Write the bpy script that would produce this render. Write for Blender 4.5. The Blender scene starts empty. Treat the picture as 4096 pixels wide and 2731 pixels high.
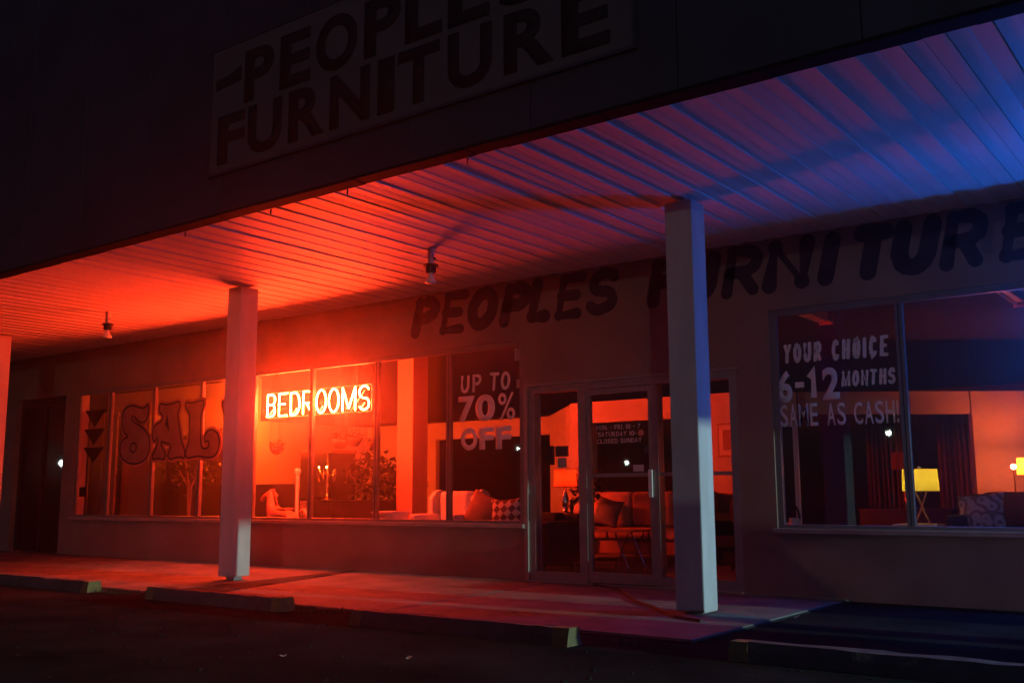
import bpy, bmesh, math, random
from mathutils import Vector, Matrix
from mathutils.geometry import tessellate_polygon
random.seed(7)
scene = bpy.context.scene
COL = scene.collection
R = math.radians

# ------------------------------------------------------------------ camera
YAW, PITCH, ROLL = R(36.7796), R(8.5524), R(-0.3485)
cam = bpy.data.cameras.new('camera'); cam.lens = 35.49; cam.sensor_width = 36; cam.clip_end = 900
camo = bpy.data.objects.new('camera', cam); COL.objects.link(camo)
fw = Vector((-math.sin(YAW)*math.cos(PITCH), math.cos(YAW)*math.cos(PITCH), math.sin(PITCH)))
rt = fw.cross(Vector((0, 0, 1))).normalized(); up = rt.cross(fw)
rt, up = rt*math.cos(ROLL)+up*math.sin(ROLL), up*math.cos(ROLL)-rt*math.sin(ROLL)
m = Matrix((rt, up, -fw)).transposed().to_4x4(); m.translation = Vector((0, -9.5, 0.979))
camo.matrix_world = m
scene.camera = camo

# ------------------------------------------------------------------ night sky, moon, exposure
world = bpy.data.worlds.new('World'); scene.world = world; world.use_nodes = True
nt = world.node_tree; bg = nt.nodes['Background']
sky = nt.nodes.new('ShaderNodeTexSky'); sky.sky_type = 'NISHITA'; sky.sun_disc = False
sky.sun_elevation = R(-3); sky.sun_rotation = R(150); sky.air_density = 1.0; sky.dust_density = 0.3; sky.ozone_density = 3.0
nt.links.new(sky.outputs[0], bg.inputs[0]); bg.inputs[1].default_value = 0.5
sun = bpy.data.lights.new('moon', 'SUN'); sun.energy = 0.006; sun.angle = R(0.6); sun.color = (0.8, 0.85, 1.0)
suno = bpy.data.objects.new('moon', sun); COL.objects.link(suno)
suno.rotation_euler = Vector((-0.5, 0.8, -0.55)).to_track_quat('-Z', 'Y').to_euler()
vs = scene.view_settings; vs.view_transform = 'Standard'; vs.look = 'None'; vs.exposure = 0; vs.gamma = 1; vs.use_curve_mapping = False
cy = scene.cycles
cy.max_bounces = 8; cy.diffuse_bounces = 3; cy.glossy_bounces = 4; cy.transparent_max_bounces = 24; cy.transmission_bounces = 6
cy.sample_clamp_indirect = 4.0; cy.use_denoising = True; cy.caustics_reflective = False; cy.caustics_refractive = False

# ------------------------------------------------------------------ materials
M = {}
def mat(name, col, rough=0.6, metal=0.0, var=0.12, scale=6.0, bump=0.0, bscale=60.0, spec=0.4, col2=None, stretch=None):
    m = bpy.data.materials.new(name); m.use_nodes = True
    n = m.node_tree.nodes; l = m.node_tree.links; p = n['Principled BSDF']
    p.inputs['Roughness'].default_value = rough; p.inputs['Metallic'].default_value = metal
    p.inputs['Specular IOR Level'].default_value = spec
    tc = n.new('ShaderNodeTexCoord'); mp = n.new('ShaderNodeMapping'); l.new(tc.outputs['Object'], mp.inputs[0])
    if stretch: mp.inputs['Scale'].default_value = stretch
    nz = n.new('ShaderNodeTexNoise'); nz.inputs['Scale'].default_value = scale; nz.inputs['Detail'].default_value = 6
    l.new(mp.outputs[0], nz.inputs[0])
    rp = n.new('ShaderNodeValToRGB'); rp.color_ramp.elements[0].position = 0.3; rp.color_ramp.elements[1].position = 0.7
    a = col2 if col2 else tuple(c*(1-var) for c in col); b = col if col2 else tuple(min(1, c*(1+var)) for c in col)
    rp.color_ramp.elements[0].color = (*a, 1); rp.color_ramp.elements[1].color = (*b, 1)
    l.new(nz.outputs[0], rp.inputs[0]); l.new(rp.outputs[0], p.inputs['Base Color'])
    if bump:
        n2 = n.new('ShaderNodeTexNoise'); n2.inputs['Scale'].default_value = bscale; n2.inputs['Detail'].default_value = 4
        l.new(mp.outputs[0], n2.inputs[0])
        bp = n.new('ShaderNodeBump'); bp.inputs['Strength'].default_value = bump; bp.inputs['Distance'].default_value = 0.01
        l.new(n2.outputs[0], bp.inputs['Height']); l.new(bp.outputs[0], p.inputs['Normal'])
    M[name] = m; return m
def emat(name, col, strength):
    m = bpy.data.materials.new(name); m.use_nodes = True; n = m.node_tree.nodes; l = m.node_tree.links
    n.remove(n['Principled BSDF']); e = n.new('ShaderNodeEmission'); e.inputs[0].default_value = (*col, 1); e.inputs[1].default_value = strength
    l.new(e.outputs[0], n['Material Output'].inputs[0]); M[name] = m; return m
def glassmat(name, tint, film):
    m = bpy.data.materials.new(name); m.use_nodes = True; n = m.node_tree.nodes; l = m.node_tree.links
    n.remove(n['Principled BSDF'])
    tr = n.new('ShaderNodeBsdfTransparent'); tr.inputs[0].default_value = (*tint, 1)
    gl = n.new('ShaderNodeBsdfGlossy'); gl.inputs['Roughness'].default_value = 0.015
    lw = n.new('ShaderNodeLayerWeight'); lw.inputs[0].default_value = 0.5
    pw = n.new('ShaderNodeMath'); pw.operation = 'POWER'; l.new(lw.outputs['Facing'], pw.inputs[0]); pw.inputs[1].default_value = 5
    fr = n.new('ShaderNodeMapRange'); l.new(pw.outputs[0], fr.inputs[0]); fr.inputs[3].default_value = 0.035; fr.inputs[4].default_value = 1.0
    mx = n.new('ShaderNodeMixShader'); l.new(fr.outputs[0], mx.inputs[0]); l.new(tr.outputs[0], mx.inputs[1]); l.new(gl.outputs[0], mx.inputs[2])
    df = n.new('ShaderNodeBsdfTranslucent'); df.inputs[0].default_value = (0.8, 0.8, 0.8, 1)
    nz = n.new('ShaderNodeTexNoise'); nz.inputs['Scale'].default_value = 2.2; nz.inputs['Detail'].default_value = 6
    tc = n.new('ShaderNodeTexCoord'); l.new(tc.outputs['Object'], nz.inputs[0])
    mr = n.new('ShaderNodeMapRange'); mr.inputs[1].default_value = 0.3; mr.inputs[2].default_value = 0.75; mr.inputs[3].default_value = film*0.5; mr.inputs[4].default_value = film*1.5
    l.new(nz.outputs[0], mr.inputs[0])
    m2 = n.new('ShaderNodeMixShader'); l.new(mr.outputs[0], m2.inputs[0]); l.new(mx.outputs[0], m2.inputs[1]); l.new(df.outputs[0], m2.inputs[2])
    l.new(m2.outputs[0], n['Material Output'].inputs[0]); M[name] = m; return m

mat('stucco', (0.33, 0.225, 0.18), 0.9, scale=1.6, col2=(0.22, 0.15, 0.12), bump=0.35, bscale=90)
mat('column_paint', (0.64, 0.62, 0.60), 0.65, var=0.07, scale=5, bump=0.2, bscale=25, col2=(0.48, 0.46, 0.44), stretch=(1, 1, .25))
mat('soffit_paint', (0.80, 0.78, 0.76), 0.55, var=0.14, scale=3, bump=0.1, bscale=12, stretch=(1, 0.12, 1))
mat('fascia_metal', (0.04, 0.04, 0.055), 0.6, var=0.25, scale=1.3, bump=0.1)
mat('sign_panel', (0.10, 0.08, 0.077), 0.5, var=0.15, scale=1.5)
mat('sign_letter', (0.018, 0.018, 0.024), 0.7, spec=0.1)
mat('wall_letter', (0.045, 0.03, 0.045), 0.8, var=0.3, scale=8)
mat('frame_metal', (0.23, 0.21, 0.20), 0.42, 0.5, var=0.1, scale=10)
mat('door_metal', (0.32, 0.28, 0.26), 0.4, 0.4, var=0.1, scale=10)
mat('gasket', (0.02, 0.02, 0.022), 0.7)
mat('sill_paint', (0.36, 0.29, 0.25), 0.6, bump=0.1)
mat('concrete', (0.20, 0.185, 0.17), 0.85, var=0.2, scale=2.2, bump=0.35, bscale=120, col2=(0.09, 0.085, 0.08))
mat('dirt', (0.016, 0.014, 0.012), 0.95, var=0.4, scale=12, bump=0.8, bscale=60)
mat('asphalt', (0.034, 0.034, 0.036), 0.95, var=0.25, scale=1.4, bump=1.0, bscale=160, spec=0.0, col2=(0.014, 0.014, 0.016))
mat('stop_concrete', (0.09, 0.085, 0.08), 0.9, var=0.3, scale=7, bump=0.5, bscale=50)
mat('stop_yellow', (0.26, 0.20, 0.06), 0.9, scale=14, bump=0.4, bscale=40, col2=(0.14, 0.12, 0.07))
mat('weed', (0.03, 0.034, 0.016), 0.8, var=0.4)
mat('litter', (0.5, 0.42, 0.34), 0.8, var=0.4)
mat('sale_fill', (0.26, 0.12, 0.10), 0.7, var=0.2, scale=5)
mat('sale_border', (0.40, 0.17, 0.13), 0.7, var=0.15, scale=6)
mat('black_paint', (0.008, 0.008, 0.010), 0.8, spec=0.05)
mat('plaster_white', (0.50, 0.47, 0.45), 0.85, var=0.04, scale=2, bump=0.08)
mat('interior_dark', (0.05, 0.05, 0.055), 0.9)
mat('carpet', (0.13, 0.10, 0.09), 0.95, var=0.2, scale=25, bump=0.4, bscale=150)
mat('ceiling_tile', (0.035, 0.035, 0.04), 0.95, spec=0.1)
mat('fabric_tan', (0.40, 0.22, 0.16), 0.9, var=0.1, scale=20, bump=0.2, bscale=200)
mat('fabric_cream', (0.80, 0.74, 0.66), 0.9, var=0.06, scale=10, bump=0.2, bscale=200)
mat('fabric_dark', (0.018, 0.015, 0.016), 0.9, var=0.2, scale=20, bump=0.2, bscale=200)
mat('drape', (0.14, 0.06, 0.05), 0.9, var=0.2)
mat('fabric_brown', (0.30, 0.17, 0.12), 0.9, var=0.12, scale=20, bump=0.2, bscale=200)
mat('wood_dark', (0.014, 0.010, 0.009), 0.45, var=0.35, scale=4, stretch=(1, 1, 8))
mat('wood_mid', (0.28, 0.16, 0.09), 0.4, var=0.3, scale=4, stretch=(8, 1, 1))
mat('white_lacquer', (0.82, 0.78, 0.74), 0.35, var=0.03)
mat('horse_paint', (0.62, 0.30, 0.22), 0.4, var=0.08, scale=12)
mat('brass', (0.85, 0.58, 0.22), 0.22, 1.0, var=0.1)
mat('chrome', (0.75, 0.75, 0.78), 0.18, 1.0, var=0.05)
mat('black_metal', (0.03, 0.03, 0.03), 0.4, 0.6)
mat('leaf', (0.02, 0.03, 0.012), 0.6, var=0.5, scale=9)
mat('pot', (0.05, 0.03, 0.02), 0.7)
mat('porcelain', (0.75, 0.72, 0.68), 0.3, var=0.05)
mat('bulb_glass', (0.80, 0.78, 0.74), 0.25, var=0.04)
mat('red_shade', (0.75, 0.32, 0.22), 0.8, var=0.15, scale=14)
mat('paper', (0.62, 0.56, 0.52), 0.8, var=0.08)
mat('paper_dark', (0.10, 0.09, 0.10), 0.7)
mat('red_plastic', (0.65, 0.06, 0.05), 0.5)
mat('car_paint', (0.10, 0.11, 0.13), 0.25, 0.3)
mat('rubber', (0.02, 0.02, 0.02), 0.8)
mat('galvanised', (0.35, 0.36, 0.37), 0.5, 0.7)
glassmat('glass', (0.90, 0.91, 0.91), 0.013)
glassmat('glass_clean', (0.90, 0.91, 0.91), 0.006)
glassmat('glass_dark', (0.10, 0.10, 0.11), 0.01)
emat('neon_red', (1.0, 0.036, 0.0075), 1500.0)
emat('neon_blue', (0.0, 0.15, 1.0), 290.0)
def shademat(name, col, lo=.25, hi=.4):
    m = bpy.data.materials.new(name); m.use_nodes = True; n = m.node_tree.nodes; l = m.node_tree.links; n.remove(n['Principled BSDF'])
    a = n.new('ShaderNodeBsdfTranslucent'); a.inputs[0].default_value = (*col, 1); d = n.new('ShaderNodeBsdfDiffuse'); d.inputs[0].default_value = (*col, 1)
    nz = n.new('ShaderNodeTexNoise'); nz.inputs['Scale'].default_value = 90
    mr = n.new('ShaderNodeMapRange'); l.new(nz.outputs[0], mr.inputs[0]); mr.inputs[3].default_value = lo; mr.inputs[4].default_value = hi
    x = n.new('ShaderNodeMixShader'); l.new(mr.outputs[0], x.inputs[0]); l.new(a.outputs[0], x.inputs[1]); l.new(d.outputs[0], x.inputs[2]); l.new(x.outputs[0], n['Material Output'].inputs[0]); M[name] = m
shademat('red_shade_lit', (0.9, 0.35, 0.22))
shademat('lamp_yellow', (0.95, 0.88, 0.14))
shademat('vinyl_white', (0.88, 0.86, 0.84), .75, .9)
emat('bulb_warm', (1.0, 0.64, 0.18), 62.0)
emat('bulb_orange', (1.0, 0.11, 0.025), 700.0)
emat('bulb_red', (1.0, 0.05, 0.004), 150.0)
emat('fill_glow', (1.0, 0.075, 0.004), 620.0)
emat('bulb_star', (1.0, 0.13, 0.035), 600.0)
emat('street_head', (0.85, 1.0, 0.90), 60.0)

def pattern_mat(name, kind, a, b):
    m = mat(name, a, 0.9, bump=0.15, bscale=150); n = m.node_tree.nodes; l = m.node_tree.links; p = n['Principled BSDF']
    tc = n['Texture Coordinate']; mp = n.new('ShaderNodeMapping'); l.new(tc.outputs['Object'], mp.inputs[0])
    mix = n.new('ShaderNodeMix'); mix.data_type = 'RGBA'; mix.inputs[6].default_value = (*a, 1); mix.inputs[7].default_value = (*b, 1)
    if kind == 'diamond':
        mp.inputs['Rotation'].default_value = (0, R(45), 0); mp.inputs['Scale'].default_value = (13, 0.01, 13)
        t = n.new('ShaderNodeTexChecker'); t.inputs['Scale'].default_value = 1; l.new(mp.outputs[0], t.inputs[0]); l.new(t.outputs[1], mix.inputs[0])
    else:
        mp.inputs['Scale'].default_value = (1, 0.2, 1)
        v = n.new('ShaderNodeTexVoronoi'); v.inputs['Scale'].default_value = 9; nz = n.new('ShaderNodeTexNoise'); nz.inputs['Scale'].default_value = 11
        l.new(mp.outputs[0], v.inputs[0]); l.new(mp.outputs[0], nz.inputs[0])
        w = n.new('ShaderNodeMath'); w.operation = 'MULTIPLY_ADD'; l.new(v.outputs[0], w.inputs[0]); w.inputs[1].default_value = 14; l.new(nz.outputs[0], w.inputs[2])
        s = n.new('ShaderNodeMath'); s.operation = 'SINE'; l.new(w.outputs[0], s.inputs[0])
        g = n.new('ShaderNodeMapRange'); l.new(s.outputs[0], g.inputs[0]); g.inputs[1].default_value = -0.5; g.inputs[2].default_value = 0.7
        l.new(g.outputs[0], mix.inputs[0])
    l.new(mix.outputs[2], p.inputs['Base Color'])
pattern_mat('fabric_diamond', 'diamond', (0.75, 0.62, 0.5), (0.13, 0.06, 0.05))
pattern_mat('fabric_floral', 'floral', (0.50, 0.48, 0.52), (0.20, 0.15, 0.17))

# ------------------------------------------------------------------ mesh helpers
def mesh_obj(name, bm, material, parent=None, loc=None, smooth=False, rot=None):
    me = bpy.data.meshes.new(name); bmesh.ops.recalc_face_normals(bm, faces=bm.faces); bm.to_mesh(me); bm.free()
    if smooth:
        for p in me.polygons: p.use_smooth = True
    mats = material if isinstance(material, (list, tuple)) else [material]
    for k in mats: me.materials.append(M[k])
    o = bpy.data.objects.new(name, me); COL.objects.link(o)
    if parent: o.parent = parent
    if loc: o.location = loc
    if rot: o.rotation_euler = rot
    return o
def copy_obj(o, parent, loc=None, rot=None):
    c = o.copy(); COL.objects.link(c); c.parent = parent
    if loc is not None: c.location = loc
    if rot is not None: c.rotation_euler = rot
    return c
def thing(name, label, cat, loc=(0, 0, 0), rz=0, group=None):
    o = bpy.data.objects.new(name, None); COL.objects.link(o); o.empty_display_size = 0.1
    o.location = loc; o.rotation_euler = (0, 0, rz); o['label'] = label; o['category'] = cat
    if group: o['group'] = group
    return o
def tag(o, label, cat, group=None):
    o['label'] = label; o['category'] = cat
    if group: o['group'] = group
    return o
def struct(o, kind='structure', label=None):
    o['kind'] = kind
    if label: o['label'] = label
    return o
def box(bm, x0, x1, y0, y1, z0, z1, bev=0, seg=2):
    r = bmesh.ops.create_cube(bm, size=1)['verts']
    for v in r: v.co = Vector(((x0+x1)/2+v.co.x*(x1-x0), (y0+y1)/2+v.co.y*(y1-y0), (z0+z1)/2+v.co.z*(z1-z0)))
    if bev:
        es = list({e for v in r for e in v.link_edges})
        bmesh.ops.bevel(bm, geom=es, offset=bev, segments=seg, affect='EDGES', profile=0.6)
def bx(name, material, parent, *a, **k):
    bm = bmesh.new(); box(bm, *a, **k); return mesh_obj(name, bm, material, parent, smooth=False)
def prism(bm, pts, y0, y1):           # pts in (x, z), extruded along y
    a = [bm.verts.new((x, y0, z)) for x, z in pts]; b = [bm.verts.new((x, y1, z)) for x, z in pts]
    n = len(pts)
    for t in tessellate_polygon([[Vector((x, z, 0)) for x, z in pts]]):
        bm.faces.new([a[i] for i in t]); bm.faces.new([b[i] for i in reversed(t)])
    for i in range(n): bm.faces.new((a[i], a[(i+1) % n], b[(i+1) % n], b[i]))
def lathe(bm, prof, n=20, cx=0, cy=0, cz=0):   # prof: (r, z)
    rings = [[bm.verts.new((cx+r*math.cos(2*math.pi*k/n), cy+r*math.sin(2*math.pi*k/n), cz+z)) for k in range(n)] for r, z in prof]
    for a, b in zip(rings, rings[1:]):
        for k in range(n): bm.faces.new((a[k], a[(k+1) % n], b[(k+1) % n], b[k]))
    if prof[0][0] > 1e-4: bm.faces.new(rings[0][::-1])
    if prof[-1][0] > 1e-4: bm.faces.new(rings[-1])
    bmesh.ops.remove_doubles(bm, verts=bm.verts[:], dist=1e-5)
def tube(bm, pts, r, n=8, closed=False, rr=None):
    pts = [Vector(p) for p in pts]; N = len(pts); rings = []
    for i, p in enumerate(pts):
        a = pts[i-1] if (i > 0 or closed) else p; b = pts[(i+1) % N] if (i < N-1 or closed) else p
        t = (b-a).normalized(); u = t.cross(Vector((0.13, 1, 0.21))).normalized(); w = t.cross(u).normalized()
        q = rr[i] if rr else r
        rings.append([bm.verts.new(p+(u*math.cos(2*math.pi*k/n)+w*math.sin(2*math.pi*k/n))*q) for k in range(n)])
    for i in range(N if closed else N-1):
        a, b = rings[i], rings[(i+1) % N]
        for k in range(n): bm.faces.new((a[k], a[(k+1) % n], b[(k+1) % n], b[k]))
    if not closed: bm.faces.new(rings[0][::-1]); bm.faces.new(rings[-1])
def leaves(bm, c, rad, n, size, squash=0.8):
    c = Vector(c)
    for _ in range(n):
        d = Vector((random.gauss(0, 1), random.gauss(0, 1), random.gauss(0, 1))).normalized()
        p = c+Vector((d.x*rad, d.y*rad, d.z*rad*squash))*random.uniform(0.25, 1)**0.6
        q = Matrix.Rotation(random.uniform(0, 6.28), 3, 'Z') @ Matrix.Rotation(random.uniform(-1, 1), 3, 'X')
        s = size*random.uniform(0.6, 1.3)
        vs = [bm.verts.new(p+q @ Vector(v)*s) for v in ((0, 0, 0), (0.32, 0.45, 0.05), (0, 1, -0.12), (-0.32, 0.45, 0.05))]
        bm.faces.new(vs)
def pillow(name, material, parent, w, h, t, loc, rot):
    bm = bmesh.new(); N = 12; g = {}
    for s in (1, -1):
        for i in range(N+1):
            for j in range(N+1):
                u, v = 2*i/N-1, 2*j/N-1
                b = (max(0, 1-u*u)**0.45)*(max(0, 1-v*v)**0.45)
                k = 1-0.10*(1-abs(u)**2)*abs(v)**3; k2 = 1-0.10*(1-abs(v)**2)*abs(u)**3
                if s == -1 and (i in (0, N) or j in (0, N)): g[s, i, j] = g[1, i, j]; continue
                g[s, i, j] = bm.verts.new((u*w/2*k2, s*b*t/2, v*h/2*k))
        for i in range(N):
            for j in range(N): bm.faces.new((g[s, i, j], g[s, i+1, j], g[s, i+1, j+1], g[s, i, j+1]))
    return mesh_obj(name, bm, material, parent, loc, True, rot)

# ------------------------------------------------------------------ stroke lettering
def arc(cx, cy, rx, ry, a0, a1, n=12):
    return [(cx+rx*math.cos(R(a0+(a1-a0)*i/n)), cy+ry*math.sin(R(a0+(a1-a0)*i/n))) for i in range(n+1)]
def ell(cx, cy, rx, ry, n=24): return arc(cx, cy, rx, ry, 90, 450, n)[:-1]
GL = {
 'A': [([(0, 0), (.5, 1), (1, 0)], 0), ([(.2, .33), (.8, .33)], 0)],
 'B': [([(0, 0), (0, 1), (.5, 1)]+arc(.5, .77, .42, .23, 90, -90)+[(0, .54)], 0), ([(.1, .54), (.55, .54)]+arc(.55, .27, .45, .27, 90, -90)+[(0, 0)], 0)],
 'C': [(arc(.5, .5, .5, .5, 45, 315, 20), 0)],
 'D': [([(0, 0), (0, 1), (.4, 1)]+arc(.4, .5, .6, .5, 90, -90)+[(.2, 0)], 1)],
 'E': [([(1, 1), (0, 1), (0, 0), (1, 0)], 0), ([(0, .52), (.8, .52)], 0)],
 'F': [([(1, 1), (0, 1), (0, 0)], 0), ([(0, .52), (.8, .52)], 0)],
 'H': [([(0, 0), (0, 1)], 0), ([(1, 0), (1, 1)], 0), ([(0, .5), (1, .5)], 0)],
 'I': [([(.5, 0), (.5, 1)], 0)], 'L': [([(0, 1), (0, 0), (1, 0)], 0)],
 'M': [([(0, 0), (0, 1), (.5, .1), (1, 1), (1, 0)], 0)], 'N': [([(0, 0), (0, 1), (1, 0), (1, 1)], 0)],
 'O': [(ell(.5, .5, .5, .5), 1)], '0': [(ell(.5, .5, .5, .5), 1)],
 'P': [([(0, 0), (0, 1), (.5, 1)]+arc(.5, .73, .5, .27, 90, -90)+[(0, .46)], 0)],
 'R': [([(0, 0), (0, 1), (.5, 1)]+arc(.5, .74, .5, .26, 90, -90)+[(0, .48)], 0), ([(.45, .48), (1, 0)], 0)],
 'S': [(arc(.5, .75, .5, .25, 25, 270, 16)+arc(.5, .25, .5, .25, 90, -155, 16)[1:], 0)],
 'T': [([(0, 1), (1, 1)], 0), ([(.5, 1), (.5, 0)], 0)],
 'U': [([(0, 1), (0, .35)]+arc(.5, .35, .5, .35, 180, 360)+[(1, 1)], 0)],
 'Y': [([(0, 1), (.5, .45), (1, 1)], 0), ([(.5, .45), (.5, 0)], 0)],
 '1': [([(.1, .78), (.6, 1), (.6, 0)], 0)],
 '2': [(arc(.5, .72, .48, .28, 165, -35, 14)+[(0.02, 0), (1, 0)], 0)],
 '6': [([(.92, .86)]+arc(.52, .62, .52, .38, 55, 180, 12)+[(0, .32)], 0), (ell(.5, .3, .5, .3), 1)],
 '7': [([(0, 1), (1, 1), (.35, 0)], 0)],
 '%': [(ell(.2, .75, .2, .25, 16), 1), (ell(.8, .25, .2, .25, 16), 1), ([(.88, 1), (.12, 0)], 0)],
 '-': [([(0, .5), (1, .5)], 0)], '!': [([(.5, 1), (.5, .32)], 0), ([(.5, .06), (.5, -.04)], 0)], '.': [([(.5, .0), (.5, .06)], 0)],
}
def ribbon(bm, pts, h, y0, t, closed=False, cap='butt'):
    P = [Vector((p[0], p[1])) for p in pts]
    Q = [P[0]]
    for p in P[1:]:
        if (p-Q[-1]).length > 1e-5: Q.append(p)
    P = Q; N = len(P)
    def nrm(a, b): d = (b-a).normalized(); return Vector((-d.y, d.x))
    Lf, Rg = [], []
    for i in range(N):
        ns = []
        if i > 0 or closed: ns.append(nrm(P[i-1], P[i]))
        if i < N-1 or closed: ns.append(nrm(P[i], P[(i+1) % N]))
        n = sum(ns, Vector((0, 0)))
        if n.length < 1e-4: n = ns[0]
        n.normalize(); k = min(1/max(0.4, n.dot(ns[0])), (1.0 if cap == 'round' else 1.35) if h > .05 else 2.2)
        Lf.append(P[i]+n*h*k); Rg.append(P[i]-n*h*k)
    loops = []
    if closed:
        quads = [(Lf[i], Lf[(i+1) % N], Rg[(i+1) % N], Rg[i]) for i in range(N)]
    else:
        quads = [(Lf[i], Lf[i+1], Rg[i+1], Rg[i]) for i in range(N-1)]
    f, b = {}, {}
    def V(d, p, y):
        k = (round(p.x, 5), round(p.y, 5))
        if k not in d: d[k] = bm.verts.new((p.x, y, p.y))
        return d[k]
    def face(vs):
        try: bm.faces.new(vs)
        except ValueError: pass
    for q in quads:
        if len({(round(p.x, 5), round(p.y, 5)) for p in q}) < 3: continue
        face([V(f, p, y0-t) for p in q])
    if cap == 'round' and not closed and N > 2:
        for i in range(1, N-1):
            if (P[i]-P[i-1]).normalized().dot((P[i+1]-P[i]).normalized()) < .7:
                yy = y0-t-.0003*i; cv = [bm.verts.new((P[i].x+h*math.cos(.5236*k), yy, P[i].y+h*math.sin(.5236*k))) for k in range(12)]; bm.faces.new(cv)
    if cap == 'round' and not closed:
        for i, j in ((0, 1), (N-1, N-2)):
            d = (P[i]-P[j]).normalized(); n = Vector((-d.y, d.x))
            fan = [P[i]+(n*math.cos(a)+d*math.sin(a))*h for a in [math.pi*k/6 for k in range(7)]]
            face([V(f, p, y0-t) for p in fan])
    # side walls
    es = [e for e in bm.edges if len(e.link_faces) == 1 and all(abs(v.co.y-(y0-t)) < 1e-7 for v in e.verts)]
    r = bmesh.ops.extrude_edge_only(bm, edges=es)
    for v in [g for g in r['geom'] if isinstance(g, bmesh.types.BMVert)]: v.co.y = y0
def letter(ch, x0, x1, z0, z1, y, w, material, parent, shear=0.0, cap='butt', t=0.002, name='letter', rag=0.0):
    h = w/2; bm = bmesh.new()
    cx0, cx1, cz0, cz1 = x0+h, x1-h, z0+h, z1-h
    if ch == '-': cx0, cx1 = x0, x1
    if cx1 < cx0: cx0 = cx1 = (x0+x1)/2
    for k, (pts, cl) in enumerate(GL[ch]):
        pp = []
        for px, pz in pts:
            zz = cz0+pz*(cz1-cz0); xx = cx0+px*(cx1-cx0)+shear*(zz-(z0+z1)/2)
            pp.append((xx+random.uniform(-rag, rag), zz+random.uniform(-rag, rag)))
        ribbon(bm, pp, h, y, t+0.0007*k, bool(cl), cap)
    me_o = mesh_obj(name, bm, material, parent)
    return me_o
def flet(ch, x0, x1, z0, z1, y, bold, material, parent, t=.002):
    cu = bpy.data.curves.new('letter', 'FONT'); cu.body = ch; cu.offset = bold; cu.extrude = 0; cu.resolution_u = 6
    ob = bpy.data.objects.new('tmp_letter', cu); COL.objects.link(ob); dg = bpy.context.evaluated_depsgraph_get()
    me = bpy.data.meshes.new_from_object(ob.evaluated_get(dg)); bpy.data.objects.remove(ob); bpy.data.curves.remove(cu)
    xs_ = [v.co.x for v in me.vertices]; ys_ = [v.co.y for v in me.vertices]
    a, b, c, d = min(xs_), max(xs_), min(ys_), max(ys_)
    bm = bmesh.new(); bm.from_mesh(me); bpy.data.meshes.remove(me)
    for v in bm.verts: v.co = Vector((x0+(v.co.x-a)/(b-a)*(x1-x0), y-t, z0+(v.co.y-c)/(d-c)*(z1-z0)))
    bmesh.ops.remove_doubles(bm, verts=bm.verts[:], dist=1e-5)
    es = [e for e in bm.edges if len(e.link_faces) == 1]; r = bmesh.ops.extrude_edge_only(bm, edges=es)
    for v in [g for g in r['geom'] if isinstance(g, bmesh.types.BMVert)]: v.co.y = y
    return mesh_obj('letter', bm, material, parent)
def fword(txt, x0, x1, z0, z1, y, bold, material, parent, gap=.22):
    ws = [{'I': .28, '1': .3, '!': .25, '.': .22, '-': .5, ' ': .55, 'M': 1.25}.get(c, 1.0) for c in txt]
    k = (x1-x0)/(sum(ws)+gap*(len(txt)-1)); x = x0; H = z1-z0
    for c, w in zip(txt, ws):
        q = {'-': (z0+H*.40, z0+H*.54), '.': (z0, z0+H*.16)}.get(c, (z0, z1))
        if c != ' ': flet(c, x, x+w*k, q[0], q[1], y, bold, material, parent)
        x += (w+gap)*k
def word(txt, x0, x1, z0, z1, y, w, material, parent, gap=0.25, shear=0.0, cap='butt', t=0.002, narrow='I1!.-', rag=0.0):
    ws = [0.45 if c in narrow else (1.25 if c == 'M' else (0.7 if c == ' ' else 1.0)) for c in txt]
    tot = sum(ws)+gap*(len(txt)-1); s = (x1-x0)/tot; x = x0
    for c, k in zip(txt, ws):
        if c != ' ': letter(c, x, x+k*s, z0, z1, y, w, material, parent, shear, cap, t, rag=rag)
        x += (k+gap)*s

# ================================================================== GROUND
bm = bmesh.new()
box(bm, -60, 40, -58, 17, -0.5, -0.02)
struct(mesh_obj('parking_lot', bm, 'asphalt'))
side = struct(bx('sidewalk', 'dirt', None, -26, -3.22, -3.2, 0.0, -0.3, -0.012))
SW = [-26, -22.4, -18.8, -15.2, -12.3]
def slab(q):
    bm = bmesh.new(); a = [bm.verts.new((x, y, 0.0)) for x, y in q]; f = bm.faces.new(a)
    r = bmesh.ops.extrude_face_region(bm, geom=[f])
    for v in [g for g in r['geom'] if isinstance(g, bmesh.types.BMVert)]: v.co.z = -0.11
    top = [e for e in bm.edges if all(v.co.z > -0.01 for v in e.verts)]
    bmesh.ops.bevel(bm, geom=top, offset=0.004, segments=1, affect='EDGES')
    return mesh_obj('slab', bm, 'concrete', side)
for a, b in zip(SW, SW[1:]): slab([(a+.008, -3.16), (b-.008, -3.16), (b-.008, -0.004), (a+.008, -0.004)])
slab([(-12.29, -3.16), (-9.30, -3.16), (-9.75, -0.004), (-12.29, -0.004)])
slab([(-8.62, -3.16), (-6.19, -3.16), (-6.56, -0.004), (-9.60, -0.004)])
slab([(-6.17, -3.16), (-3.24, -3.16), (-3.24, -0.004), (-6.53, -0.004)])
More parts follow.
